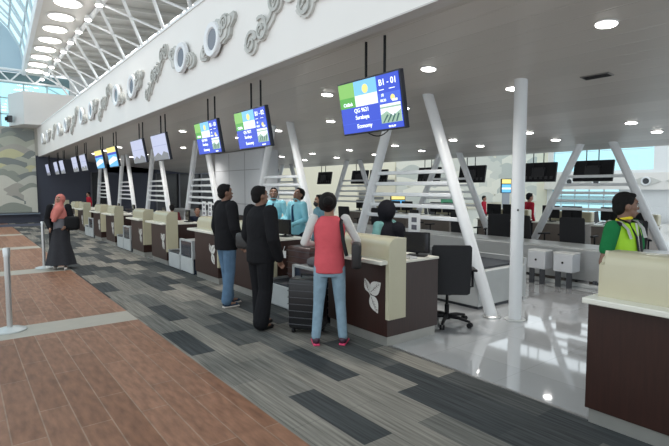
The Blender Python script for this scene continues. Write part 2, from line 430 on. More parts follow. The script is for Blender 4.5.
for z in (5.2, 6.6): f.box(XF, XF+.09, 17.6, 26.9, z-.02, z+.02)
for i in range(5): f.box(XF, XF+.09, 20.3+i*1.4, 20.4+i*1.4, 0, 1.5)
f.box(XF, XF+.09, 20.3, 26.9, .7, .78)
struct('trim_10', f, mat('mullion2', (.55, .68, .72), .4))
struct('trim_11', MB().box(XF-.6, XF, -10, YE, 1.5, 3.0), FASC)
o1 = thing('facade_lozenge', 'grey lozenge ornament on the pale beam of the far facade', 'ornament', (XF-.6, 0, 2.25), 0, 'lozenge ornaments on the far facade beam')
MB().prism([(-1.2, 0), (-.5, .3), (0, .38), (.5, .3), (1.2, 0), (.5, -.3), (0, -.38), (-.5, -.3)], lambda u, v, w: Vector((-w, u, v)), .08).build('plate', ORNP, o1)
MB().tube([(-.14, .34*math.cos(t*PI/8), .34*math.sin(t*PI/8)) for t in range(16)], .07, 8, closed=True).build('ring', RINGM, o1, True)
MB().prism([(.25*math.cos(t*PI/6), .25*math.sin(t*PI/6)) for t in range(12)], lambda u, v, w: Vector((-.08-w, u, v)), .04).build('port', DARK, o1)
for i, yy in enumerate((15.2, 17.9, 22.2, 24.8)):
    o = o1 if i == 0 else dup(o1)
    o['label'] = 'grey lozenge ornament with round port on the far facade beam, %s from the right' % nth(i)
    o.location = (XF-.6, yy, 2.25)
struct('floor', MB().box(49.2, 120, -60, 80, -.3, -.2), mat('apron', (.35, .36, .36), .8))
# ------------------------------------------------------------ fascia ornaments (plane x = 3.1, facing -x)
XO = 3.1
def po(d): return lambda u, v, w: Vector((-w-d, u, v))
def ribbon(mb, pts, w0, w1, d0, d1):
    n = len(pts); pts = [Vector((0, p[0], p[1])) for p in pts]; A = []; B = []
    for i, p in enumerate(pts):
        d = (pts[min(i+1, n-1)]-pts[max(i-1, 0)]).normalized(); nn = Vector((0, -d.z, d.y))
        w = (w0+(w1-w0)*i/(n-1))/2
        A.append(p+nn*w); B.append(p-nn*w)
    for i in range(n-1):
        q = [A[i], A[i+1], B[i+1], B[i]]
        lo = [mb.bm.verts.new(Vector((-d0, p.y, p.z))) for p in q]; hi = [mb.bm.verts.new(Vector((-d1, p.y, p.z))) for p in q]
        mb.bm.faces.new(hi)
        for k in range(4): mb.bm.faces.new((lo[k], lo[(k+1) % 4], hi[(k+1) % 4], hi[k]))
def spiral(cy, cz, r0, r1, a0, turns, n=22):
    return [(cy+(r0+(r1-r0)*i/n)*math.cos(a0+turns*2*PI*i/n), cz+(r0+(r1-r0)*i/n)*math.sin(a0+turns*2*PI*i/n)) for i in range(n+1)]
def blob(lobes):
    """union outline of circles, star-shaped about the origin"""
    out = []
    for k in range(72):
        a = 2*PI*k/72; best = .04
        for cy, cz, r in lobes:
            pr_ = cy*math.cos(a)+cz*math.sin(a); dd = cy*cy+cz*cz-pr_*pr_
            if dd < r*r: best = max(best, pr_+math.sqrt(r*r-dd))
        out.append((best*math.cos(a), best*math.sin(a)))
    return out
def make_port(sgn):
    t = thing('porthole_ornament', 'x', 'ornament', (XO, 0, 3.81), 0, 'porthole ornaments on the white fascia')
    lobes = [(sgn*y_, z_, r_) for y_, z_, r_ in ((0, 0, .2), (.22, .1, .14), (.36, .16, .12), (.5, .12, .09), (.3, -.03, .1), (.45, .0, .09), (.62, .17, .07), (-.3, -.1, .14), (-.42, -.13, .1), (.1, .17, .1))]
    MB().prism(blob(lobes), po(0), .05).build('cloud_plate', ORN, t)
    MB().prism([(y_*.86, z_*.84) for y_, z_ in blob(lobes)], po(.05), .015).build('cloud_inset', ORNP, t)
    for sp3 in (spiral(sgn*.40, .13, .11, .02, 0, 1.6), spiral(sgn*.28, .05, .08, .02, 2, 1.3), spiral(-sgn*.30, -.11, .08, .02, 1, 1.3)):
        s = MB(); ribbon(s, sp3, .04, .025, .06, .085); s.build('scroll', ORN, t)
    r = MB(); prof = []
    n = 28; rings = []
    for rr, dd in ((.25, .04), (.25, .075), (.235, .10), (.17, .095), (.148, .07)):
        rings.append([r.bm.verts.new((-dd, rr*1.08*math.cos(2*PI*k/n), rr*math.sin(2*PI*k/n))) for k in range(n)])
    for A, B in zip(rings, rings[1:]):
        for k in range(n): r.bm.faces.new((A[k], A[(k+1) % n], B[(k+1) % n], B[k]))
    r.build('ring', RINGM, t, True)
    MB().prism([(.15*1.08*math.cos(2*PI*k/n), .15*math.sin(2*PI*k/n)) for k in range(n)], po(.068), .006).build('port_glass', mat('port_blue_grey', (.13, .15, .19), .25, var=.1), t)
    return t
ports = [(5.6, 0)]
PY = [2.7, 3.95, 6.9, 8.17, 11.1, 12.4, 15.2, 16.55, 19.3, 20.8, 23.8, 25.2]
pa = make_port(-1); pb = make_port(1)
pos = ['', '', 'first', 'second', 'third', 'fourth', 'fifth', 'sixth', 'seventh', 'eighth', 'ninth', 'tenth']
ua = ub = False
for i, yy in enumerate(PY):
    if i < 2: continue
    src = pa if i % 2 == 0 else pb
    if i in (2, 3): o = src
    else: o = dup(src)
    o.location = (XO, yy, 3.81)
    o['label'] = 'oval porthole ornament with grey cloud scrolls, %s from the right on the white fascia' % pos[i]
def make_scroll():
    t = thing('cloud_scroll', 'x', 'ornament', (XO, 0, 3.72), 0, 'cloud scroll reliefs on the white fascia')
    path = [(-.62, .22), (-.5, .3), (-.36, .24), (-.2, .2), (-.08, .05), (.02, -.02), (.16, -.02), (.26, -.12), (.42, -.12), (.54, -.2), (.6, -.12)]
    # smooth
    sm_ = []
    for i in range(len(path)-1):
        for k in range(4):
            t_ = k/4; sm_.append((path[i][0]*(1-t_)+path[i+1][0]*t_, path[i][1]*(1-t_)+path[i+1][1]*t_))
    a = MB(); ribbon(a, sm_, .17, .13, 0, .03)
    for cy, cz, r_ in ((-.5, .26, .17), (-.2, .2, .15), (.15, -.05, .14), (.42, -.16, .15)):
        a.prism([(cy+r_*math.cos(k*PI/9), cz+r_*math.sin(k*PI/9)) for k in range(18)], po(0), .034)
    a.build('cloud_plate', ORNP, t)
    for cy, cz, a0, sg in ((-.5, .26, 0, 1), (-.2, .2, 2, -1), (.15, -.05, 1, 1), (.42, -.16, 3, -1)):
        s = MB(); ribbon(s, spiral(cy, cz, .16, .03, a0, 1.4*sg), .045, .03, .03, .06); s.build('scroll', ORN, t)
    s = MB(); ribbon(s, sm_, .04, .03, .03, .05); s.build('stem', ORN, t)
    return t
SY = [3.55, 5.35, 9.5, 10.1, 13.75, 18.0, 22.3, 26.4]
SY = [(5.35, 3.66), (4.1, 3.80), (9.35, 3.90), (9.9, 3.62), (13.5, 3.88), (14.1, 3.66), (17.7, 3.88), (18.2, 3.66), (22.2, 3.8)]
sc0 = make_scroll()
on = ['large', 'topmost', 'third', 'fourth', 'fifth', 'sixth', 'seventh', 'eighth', 'ninth']
for i, (yy, zz) in enumerate(SY):
    o = sc0 if i == 0 else dup(sc0)
    o.location = (XO, yy, zz)
    if i > 1: o.scale = (1, .62, .8)
    o['label'] = ('large pale grey cloud scroll relief just right of the rightmost fascia porthole' if i == 0 else
                  'pale cloud scroll relief at the top edge of the picture, rightmost on the fascia' if i == 1 else
                  'pale cloud scroll relief, %s from the right on the white fascia' % on[i])

# ------------------------------------------------------------ A-shaped strut frames
def strut_frame(x, y0, label, group, half=1.47, topg=.33, n=5, d=.075, papers=False):
    t = thing('strut_frame', label, 'column', (x, y0+half, 0), 0, group)
    zt = ceil_z(x)+.02
    for s in (-1, 1):
        leg = MB().tube([(0, s*half, 0.0), (0, s*topg, zt)], d, 18).build('leg', COLW, t, True)
        MB().lathe([(d*1.55, 0), (d*1.55, .015), (d*1.3, .03)], (0, s*half, 0), 18).build('foot_plate', STEEL, leg, True)
    for k in range(n):
        z = 1.22+k*.165
        w = half+(topg-half)*z/zt
        MB().box(-.02, .02, -w, w, z-.028, z+.028, .01).build('louvre', COLW, t)
    return t
gA = 'leaning strut frames behind the near check-in counters'
for i, (yy, lab) in enumerate(((3.68, 'white A-shaped strut frame with louvres just left of the straight white column'),
                               (7.35, 'white A-shaped strut frame behind the two men in black jackets'),
                               (11.6, 'white A-shaped strut frame with louvres left of the pale clad pier'),
                               (15.45, 'second white A-shaped strut frame left of the clad pier'),
                               (19.4, 'third white A-shaped strut frame left of the clad pier'),
                               (23.3, 'farthest white A-shaped strut frame by the navy end wall'))):
    strut_frame(5.35, yy, lab, gA)
gB = 'leaning strut frames of the far check-in row'
for i, (yy, lab) in enumerate(((3.1, 'white A-shaped strut frame behind the man in the bright vest'),
                               (6.75, 'white A-shaped strut frame of the far row seen left of the straight column'),
                               (10.6, 'white A-shaped strut frame of the far row seen above the seated woman in black headscarf'),
                               (14.6, 'white A-shaped strut frame of the far row seen above the staff in light blue shirts'))):
    strut_frame(10.0, yy, lab, gB, 1.5, .3, 5)
t = thing('straight_column', 'straight round white column standing on the glossy tiles', 'column', (5.47, 3.43, 0))
MB().tube([(0, 0, 0), (0, 0, 3.0)], .078, 20).build('shaft', COLW, t, True)
MB().lathe([(.13, 0), (.13, .012), (.08, .02)], seg=20).build('foot_plate', STEELP, t, True)
MB().ell((-.066, -.045, 1.38), (.012, .012, .015), seg=8).build('stud', DARK, t, True)

# ------------------------------------------------------------ ceiling downlights
def dl(r):
    t = thing('downlight', 'round recessed downlight glowing white in the grey linear ceiling', 'ceiling light', (0, 0, 0), 0, 'downlights in the grey linear ceiling')
    MB().lathe([(r, 0), (r*1.14, -.003), (r*1.14, -.012), (r, -.014)], seg=24).build('rim', LAMPR, t, True)
    MB().lathe([(r*.97, -.015), (r*.97, -.018)], seg=24).build('diffuser', LAMP, t)
    return t
D0 = dl(.085)
rows = [(4.45, [2+2*i for i in range(12)], 'row nearest the white fascia'), (5.72, [3.7+1.95*i for i in range(11)], 'row above the near strut frames'),
        (8.42, [1.6+1.75*i for i in range(9)], 'row over the island middle'), (9.3, [3.3+1.75*i for i in range(7)], 'row nearest the inner ceiling edge')]
first = True
for x, yl, rn in rows:
    n_ = 0
    for y in yl:
        if not in_view((x, y, ceil_z(x))): continue
        o = D0 if first else dup(D0); first = False
        o.location = (x, y, ceil_z(x)+.001); o.rotation_euler = (0, math.atan(.095), 0)
        o['label'] = 'round ceiling downlight, %s from right in the %s' % (nth(n_), rn); n_ += 1
v = thing('air_vent', 'small dark slotted air vent in the grey ceiling at upper right', 'vent', (5.82, 2.7, ceil_z(5.82)), 0)
v.rotation_euler = (0, math.atan(.095), 0)
MB().box(-.07, .07, -.16, .16, -.012, 0, .003).build('frame', mat('vent_grey', (.25, .24, .23), .5), v)
for k in range(5): MB().box(-.06+k*.026, -.048+k*.026, -.14, .14, -.016, -.011).build('slat', BLACK, v)

# ------------------------------------------------------------ hanging displays
SCB = mat('screen_blue', (.02, .03, .2), .2, emit=(.022, .07, .62), estr=.72)
SCBL = mat('screen_blue_light', (.02, .03, .2), .2, emit=(.05, .13, .75), estr=.72)
SCG = mat('screen_green', (.02, .1, .02), .2, emit=(.10, .42, .06), estr=.72)
SCG2 = mat('screen_lime', (.02, .1, .02), .2, emit=(.28, .60, .14), estr=.72)
SCS = mat('screen_sky', (.1, .3, .5), .2, emit=(.18, .48, .85), estr=.72)
SCW = mat('screen_white', (.5, .5, .5), .2, emit=(.78, .86, .92), estr=.72)
SCY = mat('screen_sun', (.5, .4, .1), .2, emit=(.85, .72, .25), estr=.72)
SCF = mat('screen_field', (.2, .3, .2), .2, emit=(.25, .38, .30), estr=.72)
SCD = mat('screen_dark_green', (.05, .1, .1), .2, emit=(.03, .09, .07), estr=.72)
SCP = mat('screen_pale', (.3, .3, .4), .2, emit=(.42, .46, .62), estr=.72)
SCC = mat('screen_cyan', (.1, .3, .5), .2, emit=(.10, .42, .78), estr=.72)
SCT = mat('screen_text', (.8, .8, .9), .2, emit=(.80, .88, 1), estr=.85)
FR = mat('display_frame', (.006, .008, .02), .3)
W_, H_ = .94, .55
# display local frame: screen faces -x, u = along -y (viewer's left to right), v = z
def scr(mb, u0, u1, v0, v1, d): return mb.box(-.03-d, -.026, -u1, -u0, v0, v1)
def TM(u, v, d): return Matrix.Translation((-.03-d, -u, v)) @ Matrix(((0, 0, -1, 0), (-1, 0, 0, 0), (0, 1, 0, 0), (0, 0, 0, 1)))
def display(kind, desk='01'):
    t = thing('hanging_display', 'x', 'screen', (3.33, 0, 2.5))
    t.rotation_euler = (0, R(-10), 0)
    MB().box(-.026, .03, -W_/2, W_/2, -H_/2, H_/2, .008).build('casing', FR, t)
    w, h = W_/2-.018, H_/2-.018
    if kind == 'A':
        s = scr(MB(), -w, w, -h, h, .002).build('screen', SCB, t)
        scr(MB(), -w, -.20, .005, h, .004).build('green_panel', SCG, s)
        scr(MB(), -w, -.20, .11, h, .0045).build('lime_panel', SCG2, s)
        scr(MB(), -.20, .14, .005, h, .004).build('sky_advert', SCS, s)
        scr(MB(), -.20, .14, .005, .115, .0045).build('snow', SCW, s)
        q = MB(); q.prism([(-.03+.045*math.cos(k*PI/8), .17+.045*math.sin(k*PI/8)) for k in range(16)], lambda u, v, w_: Vector((-.035-w_, -u, v)), .001); q.build('sun', SCY, s)
        scr(MB(), -w, .14, -.16, -.156, .0035).build('divider', SCBL, s)
        scr(MB(), .15, w, -.01, .085, .003).build('info_panel', SCBL, s)
        p = scr(MB(), .16, w-.01, -h+.055, -.02, .004).build('photo', SCW, s)
        f = MB(); f.prism([(.16, -h+.055), (w-.01, -h+.055), (w-.01, -.09), (.33, -.14), (.25, -.09), (.16, -.12)], lambda u, v, w_: Vector((-.035-w_, -u, v)), .001); f.build('field', SCF, p)
        f = MB()
        for a_ in range(4): f.prism([(.18+a_*.06, -h+.06), (.20+a_*.06, -h+.06), (.27+a_*.05, -.13), (.25+a_*.05, -.12)], lambda u, v, w_: Vector((-.0362-w_, -u, v)), .001)
        f.build('hedge', SCD, p)
        scr(MB(), .16, w-.01, -.06, -.045, .0046).build('treeline', SCF, p)
        q = MB(); q.prism([(.35+.03*math.cos(k*PI/8), .03+.03*math.sin(k*PI/8)) for k in range(16)], lambda u, v, w_: Vector((-.035-w_, -u, v)), .001); q.build('weather_sun', SCY, s)
        scr(MB(), .34, .41, -.005, .018, .0062).build('weather_cloud', SCW, s)
        text('desk_number', 'B1 - '+desk, .085, SCT, s, TM(.30, .185, .004))
        text('flight_number', 'QG 9621', .06, SCT, s, TM(-.12, -.035, .004))
        text('city', 'Surabaya', .06, SCT, s, TM(-.12, -.105, .004))
        text('class', 'Economy', .062, SCT, s, TM(-.10, -.195, .004))
        text('brand', 'Citilink', .052, SCT, s, TM(-.32, .04, .006))
        text('date', '18', .04, SCT, s, TM(.21, .065, .004)); text('clock', '08:20', .036, SCT, s, TM(.215, .015, .004))
        text('caption', '06:45:39', .028, SCT, s, TM(.30, -.238, .004))
        scr(MB(), .17, .24, .115, .121, .004).build('dash', SCT, s); scr(MB(), .31, .39, .115, .121, .004).build('dash', SCT, s)
    elif kind == 'P':
        s = scr(MB(), -w, w, -h, h, .002).build('screen', SCP, t)
        scr(MB(), -w, w, .03, .045, .004).build('divider', mat('screen_grey', (.2, .2, .3), .2, emit=(.25, .28, .42), estr=1), s)
        f = MB(); f.prism([(-w, -h), (w, -h), (w, -.14), (.2, -.09), (.05, -.17), (-.15, -.10), (-w, -.18)], lambda u, v, w_: Vector((-.034-w_, -u, v)), .001)
        f.build('field', mat('screen_dusk', (.1, .1, .1), .2, emit=(.14, .15, .17), estr=1), s)
    else:
        s = scr(MB(), -w, w, -h, h, .002).build('screen', SCC, t)
        scr(MB(), -w, w, .12, h, .004).build('yellow_band', SCY, s)
        scr(MB(), -w, w, .06, .12, .004).build('blue_band', SCB, s)
        f = MB(); f.prism([(-w, -.2), (w, -.1), (w, -.02), (.1, .01), (-w, -.08)], lambda u, v, w_: Vector((-.034-w_, -u, v)), .001); f.build('white_wave', SCW, s)
    m = MB(); m.box(.03, .06, -.2, .2, -.12, .12, .005)
    m.build('mount', BLACK, t)
    return t
def rods(t, x, y, ztop):
    # straight rods hang from the ceiling behind the tilted screen
    Mi = t.rotation_euler.to_matrix().inverted() if False else Matrix.Rotation(R(10), 3, 'Y')
    for dy in (-.14, .14):
        a = Mi @ Vector((.05, dy, -.0)); b = Mi @ Vector((.05, dy, ztop-t.location.z))
        a = Vector((.05, dy, .0)); b0 = Mi @ Vector((0, 0, ztop-t.location.z)); b = Vector((a.x+b0.x, dy, b0.z))
        MB().tube([a, b], .014, 8).build('rod', BLACK, t, True)
TV = [(3.78, 'A', '01', 'large hanging screen reading B1 - 01, nearest to the camera'),
      (6.3, 'A', '02', 'hanging blue flight screen above the man in jeans, second nearest'),
      (7.85, 'A', '03', 'hanging blue flight screen, third from the nearest, left of two others'),
      (10.3, 'P', '', 'hanging screen with a pale lilac picture, right one of the pale pair'),
      (11.85, 'P', '', 'hanging screen with a pale lilac picture, left one of the pale pair'),
      (14.25, 'C', '', 'hanging screen with a yellow and cyan picture, right one of the cyan pair'),
      (15.8, 'C', '', 'hanging screen with a yellow and cyan picture, left one of the cyan pair'),
      (18.15, 'P', '', 'small distant pale hanging screen, next left of the cyan pair'),
      (19.65, 'P', '', 'small distant pale hanging screen, second left of the cyan pair'),
      (22.4, 'P', '', 'small distant pale hanging screen, third left of the cyan pair'),
      (23.9, 'P', '', 'small distant pale hanging screen, fourth left of the cyan pair'),
      (26.4, 'P', '', 'farthest small pale hanging screen, in front of the navy wall')]
protos = {}
for y_, k, dsk, lab in TV:
    if k == 'A' or k not in protos:
        o = display(k, dsk); rods(o, 3.33, y_, 3.16)
        protos.setdefault(k, o)
    else: o = dup(protos[k])
    o.location = (3.36, y_, 2.49); o['label'] = lab; o['group'] = 'hanging screens over the near counters'
# cable loop under the first screen
o = MB().tube([(3.42+.02*math.sin(t_*PI/10), 3.95-.4*t_/10, 2.25-.07*math.sin(t_*PI/10)) for t_ in range(11)], .006, 6).build('cable', BLACK, None, True)
tag(o, 'thin black cable looping below the nearest hanging screen', 'cable')
# far-row displays, seen from the back
fd = thing('display_back', 'x', 'screen', (11.0, 0, 2.02)); fd.rotation_euler = (0, R(10), 0)
MB().box(-.03, .03, -.42, .42, -.23, .23, .008).build('casing', BLACK, fd)
b = MB(); b.box(-.07, -.03, -.16, .16, -.12, .1, .008); b.build('mount', mat('mount_black', (.02, .02, .024), .35), fd)
b = MB()
for k in range(6): b.box(-.036, -.03, -.36+k*.13, -.29+k*.13, -.17, -.1)
b.build('vent_grille', mat('grille', (.04, .04, .045), .5), fd)
for dy in (-.13, .13): MB().tube([(-.05, dy, 0), (-.05-.11, dy, .62)], .012, 6).build('rod', BLACK, fd, True)
FY = [(5.1, 'black back of a hanging screen right of the straight column, above the bright vest man'), (6.35, 'black back of a hanging screen just right of the straight white column'),
      (8.28, 'black back of a hanging screen just left of the straight white column'), (9.8, 'black back of a hanging screen behind the louvres of the nearest strut frame'),
      (12.0, 'black back of a hanging screen right of the farthest pair'), (12.95, 'black back of a hanging screen left of the nearest strut frame'), (15.0, 'farthest black back of a hanging screen, above the staff in light blue'), (2.6, 'black back of a hanging screen at the right picture edge')]
for i, (yy, lab) in enumerate(FY[:7]):
    o = fd if i == 0 else dup(fd)
    o.location = (11.0, yy, 2.02); o['label'] = lab; o['group'] = 'hanging screens of the far row'

# ------------------------------------------------------------ check-in counters
LCT = 1.02
def leaf(mb, cy, cz, L, W, ang, d0):
    pts = []
    for i in range(11):
        t_ = i/10; w = W/2*math.sin(PI*t_**.8)
        pts.append((t_*L, w))
    for i in range(9, 0, -1):
        t_ = i/10; w = W/2*math.sin(PI*t_**.8)
        pts.append((t_*L, -w))
    ca, sa = math.cos(ang), math.sin(ang)
    mb.prism([(cy+u*ca-v*sa, cz+u*sa+v*ca) for u, v in pts], lambda u, v, w: Vector((-d0-w, u, v)), .003)
    return mb
def counter(L=LCT, ext=.12, hh=0.):
    t = thing('check_in_counter', 'x', 'counter', (3.45, 0, 0))
    MB().box(.02, .76, .02, L-.02, 0, .11).build('plinth', PLINTH, t)
    MB().box(0, .78, 0, L, .105, .86, .004).build('body', WOOD, t)
    MB().box(.25, .79, -.005, L+.005, .86, .885, .004).build('desktop', LEDGE, t)
    MB().box(-.10, .14, -.01, L+ext, .865, .905, .008).build('ledge', LEDGE, t)
    # hood: glossy cream shell with a rounded upper edge
    pr_ = [(.03, .905)]+[(.03+.09-.09*math.cos(R(a)), 1.04+hh+.09*math.sin(R(a))) for a in range(0, 91, 15)]+[(.235, 1.13+hh), (.235, .86), (.2, .86), (.2, .905)]
    h = MB().prism(pr_, lambda u, v, w: Vector((u, .02+w, v)), L-.07)
    bmesh.ops.bevel(h.bm, geom=[e for e in h.bm.edges if abs(e.verts[0].co.y-e.verts[1].co.y) < 1e-5 and abs(e.verts[0].co.y-(L-.05)) < 1e-4 and e.verts[0].co.z > .93 and e.verts[1].co.z > .93], offset=.035, segments=3, affect='EDGES')
    h.build('hood', CREAM, t, True)
    pr2 = [(-.005, .29), (-.005, 1.0+hh)]+[(-.005+.1-.1*math.cos(R(a)), 1.03+hh+.1*math.sin(R(a))) for a in range(0, 91, 15)]+[(.24, 1.13+hh), (.24, .29)]
    MB().prism(pr2, lambda u, v, w: Vector((u, -.03+w, v)), .05).build('side_panel', CREAM, t, True)
    e = MB()
    LV = ((.275, .535, .16, .095, 62), (.265, .53, .215, .15, 142), (.255, .505, .21, .135, 236))
    for cy, cz, L_, W1, a in LV: leaf(e, cy, cz, L_, W1, R(a), .001)
    e.tube([(-.003, .30, .545), (-.003, .27, .525), (-.003, .25, .495)], .004, 6)
    em = e.build('leaf_emblem', EMB, t)
    v = MB()
    for cy, cz, L_, W1, a in LV:
        ca, sa = math.cos(R(a)), math.sin(R(a))
        ribbon(v, [(cy+.02*ca, cz+.02*sa), (cy+L_*.9*ca, cz+L_*.9*sa)], .006, .003, .003, .0055)
        for q in (.3, .45, .6, .75):
            for s in (-1, 1):
                b = R(a+s*40); ribbon(v, [(cy+L_*q*ca, cz+L_*q*sa), (cy+L_*q*ca+.035*math.cos(b), cz+L_*q*sa+.035*math.sin(b))], .003, .002, .003, .0055)
    v.build('leaf_vein', mat('vein_brown', (.10, .07, .06), .4), em)
    return t
C0 = counter()
CY = [3.62, 7.78, 12.03, 16.45, 20.7, 24.9]; CB = [6.25, 10.38, 14.75, 19.1, 23.4]
cl_ = {3.62: 'dark wood counter with cream hood where the woman in coral stands', 7.78: 'dark wood counter with cream hood directly left of the two men in black',
       12.03: 'dark wood counter with cream hood, fourth from the nearest full counter', 16.45: 'dark wood counter with cream hood, sixth along the row',
       20.7: 'distant counter with cream hood beside the woman in pink headscarf', 24.9: 'farthest counter with cream hood beyond the woman in pink headscarf',
       6.25: 'dark wood counter half hidden behind the two men in black', 10.38: 'dark wood counter with cream hood just left of the near bag scales',
       14.75: 'dark wood counter with cream hood, fifth along the row', 19.1: 'distant counter with cream hood, seventh along the row', 23.4: 'distant counter with cream hood, ninth along the row',
       .58: 'large dark wood counter cut by the right picture edge'}
for i, yy in enumerate(CY+CB+[.58]):
    o = C0 if i == 0 else counter(LCT, .0, .085) if yy == .58 else dup(C0)
    o.location = (3.45, yy, 0); o['label'] = cl_[yy]; o['group'] = 'check-in counters'

# ------------------------------------------------------------ bag scales between the counters
def scale_low():
    t = thing('weighing_conveyor', 'x', 'conveyor', (3.45, 0, 0))
    MB().box(0, .03, .01, .65, .02, .31, .006).build('front_panel', STEELP, t)
    MB().box(.03, 1.05, .01, .66, .0, .30).build('frame', STEEL, t)
    MB().box(.02, 1.07, .04, .63, .30, .335, .012).build('belt', RUBBER, t)
    MB().box(.0, 1.05, .0, .03, .31, .36, .004).build('side_rail', STEEL, t); MB().box(.0, 1.05, .64, .67, .31, .36, .004).build('side_rail', STEEL, t)
    return t
def scale_high():
    t = thing('enclosed_conveyor', 'x', 'conveyor', (3.45, 0, 0))
    MB().box(0, .03, .01, .65, .02, .31, .006).build('front_panel', STEELP, t)
    MB().box(.03, 1.05, .01, .66, .0, .61).build('frame', NAVYG, t)
    MB().box(.0, .03, .05, .64, .33, .62, .004).build('dark_panel', NAVYG, t)
    f = MB(); f.box(-.01, .05, -.02, .03, .3, .65, .004).box(-.01, .05, .60, .65, .3, .65, .004).box(-.01, .05, -.02, .65, .62, .65, .004); f.build('steel_trim', STEELP, t)
    MB().box(.0, 1.05, .0, .66, .61, .63, .004).build('top', STEEL, t)
    return t
SL = scale_low(); SH = scale_high()
hl = ['second from the nearest', 'third from the nearest', 'fourth from the nearest', 'fifth from the nearest']
for i, yy in enumerate(CY[:5]):
    a = SH if i == 0 else dup(SH); b = SL if i == 0 else dup(SL)
    a.location = (3.45, yy+LCT+.13, 0); b.location = (3.45, yy+LCT+.82, 0)
    a['group'] = 'enclosed conveyors'; b['group'] = 'weighing conveyors'
    a['label'] = 'dark fronted raised baggage conveyor next to the woman in coral' if i == 0 else 'dark fronted raised baggage conveyor between counters, '+hl[i-1]
    b['label'] = 'low weighing conveyor with steel front beside the man in all black' if i == 0 else 'low weighing conveyor with steel front panel between counters, '+hl[i-1]
# flip so the raised unit's post sits where the two meet: handled by trim on both sides
# ------------------------------------------------------------ conveyor line inside the island
t = thing('collector_conveyor', 'long grey steel collector conveyor behind the office chair and straight column', 'conveyor', (5.5, 4.0, 0))
MB().box(.0, 1.15, 0, 22, .04, .52, .01).build('casing', STEELP, t)
MB().box(.0, .05, 0, 22, .52, .62, .005).build('side_rail', STEEL, t); MB().box(1.10, 1.15, 0, 22, .52, .62, .005).build('side_rail', STEEL, t)
MB().box(.05, 1.10, .1, 21.9, .5, .55).build('belt', RUBBER, t)
MB().box(.03, 1.12, .03, 21.9, 0, .05).build('plinth', DARK, t)
t = thing('transport_conveyor', 'long steel transport conveyor behind the straight column, running to the grey boxes', 'conveyor', (8.25, .5, 0))
MB().box(.0, .75, 0, 24, .1, .62, .01).build('casing', STEEL, t)
MB().box(.05, .70, 0, 24, .62, .64).build('top_plate', STEELP, t)
MB().box(-.12, -.02, 0, 24, 0, .06, .01).build('bumper_rail', STEELP, t)
for k in range(16): MB().box(-.02, .1, .2+k*1.5, .26+k*1.5, 0, .12).build('foot', DARK, t)
gb = thing('grey_control_box', 'x', 'box', (7.85, 0, 0))
MB().box(0, .3, -.19, .19, .28, .60, .02).build('housing', mat('box_grey', (.55, .57, .60), .4, var=.03), gb)
MB().box(.02, .28, -.2, .2, .60, .625, .008).build('lid', mat('box_lid', (.66, .67, .66), .4), gb)
MB().lathe([(.02, 0), (.02, .012)], seg=12).build('lock', BLACK, gb).rotation_euler = (0, R(-90), 0)
gb.children[-1].location = (-.002, 0, .45)
for s in (-1, 1): MB().box(.03, .08, s*.11-.045, s*.11+.045, 0, .29).build('leg', mat('leg_dark', (.07, .075, .085), .4, .4), gb)
gb.scale = (.9, .86, .93)
o = gb; o.location = (7.85, 4.55, 0); o['label'] = 'pale grey box on two dark legs, left one of the pair on the tiles'; o['group'] = 'grey boxes'
o = dup(gb); o.location = (7.85, 4.08, 0); o['label'] = 'pale grey box on two dark legs, right one, next to the bright vest man'

# ------------------------------------------------------------ office chairs
FAB = mat('black_fabric', (.014, .014, .017), .75, var=.3, vscale=60)
def office_chair(name, label, loc, rz, group=None, seat=.47):
    t = thing(name, label, 'chair', loc, rz, group)
    MB().box(-.24, .24, -.23, .25, seat-.03, seat+.05, .035, seg=3).build('seat', FAB, t, True)
    bk = MB()
    n = 7
    for i in range(n): pass
    p = [(-.22, seat-.04), (-.228, seat+.25), (-.225, seat+.50), (-.205, seat+.525), (.205, seat+.525), (.225, seat+.50), (.228, seat+.25), (.22, seat-.04), (.19, seat-.06), (-.19, seat-.06)]
    bk.prism(p, lambda u, v, w: Vector((u, -.24-.10*(v-seat)-w, v)), .035)
    bk.build('backrest', FAB, t)
    f = MB(); f.tube([(0, -.02, seat-.05), (0, -.20, seat-.06), (0, -.245, seat-.02)], .022, 8)
    f.build('back_bracket', BLACK, t, True)
    for s in (-1, 1):
        MB().tube([(s*.22, 0, seat-.02), (s*.3, 0, seat-.01), (s*.30, 0, seat+.19)], .016, 8).build('arm_post', BLACK, t, True)
        MB().box(s*.30-.03, s*.30+.03, -.15, .12, seat+.19, seat+.22, .012).build('armrest', BLACK, t, True)
    MB().lathe([(.028, .07), (.028, .24), (.018, .24), (.018, seat-.02)], seg=12).build('gas_lift', BLACK, t, True)
    MB().lathe([(.045, .06), (.045, .11), (.03, .13)], seg=14).build('hub', BLACK, t, True)
    for k in range(5):
        a = R(90+72*k+18)
        lg = MB().tube([(0, 0, .10), (.16*math.cos(a), .16*math.sin(a), .095), (.3*math.cos(a), .3*math.sin(a), .07)], [.028, .022, .016], 8).build('base_leg', BLACK, t, True)
        w = MB(); c_ = Vector((.3*math.cos(a), .3*math.sin(a), .03)); d = Vector((-math.sin(a), math.cos(a), 0))
        for s in (-1, 1): w.tube([c_+d*(s*.008), c_+d*(s*.028)], .03, 12)
        w.build('caster', BLACK, lg, True)
    return t
OC = office_chair('office_chair', 'black office chair with mesh back standing on the white tiles beside the wood counter', (4.66, 3.84, 0), R(-42))
gC = 'black office chairs in the far row'
FCH = [(9.4, 3.7), (9.4, 4.6), (9.4, 5.5), (9.45, 6.35), (9.45, 7.25), (9.5, 8.6), (9.5, 10.2), (9.5, 11.6)]
for i, (x, y_) in enumerate([q for q in FCH if in_view((q[0], q[1], .8))]):
    o = dup(OC, (x, y_, 0), R(-60-25*(i % 3)), 'black high backed office chair at the far row of desks, %s from the right' % nth(i), gC)
    o.scale = (1, 1, 1.1)
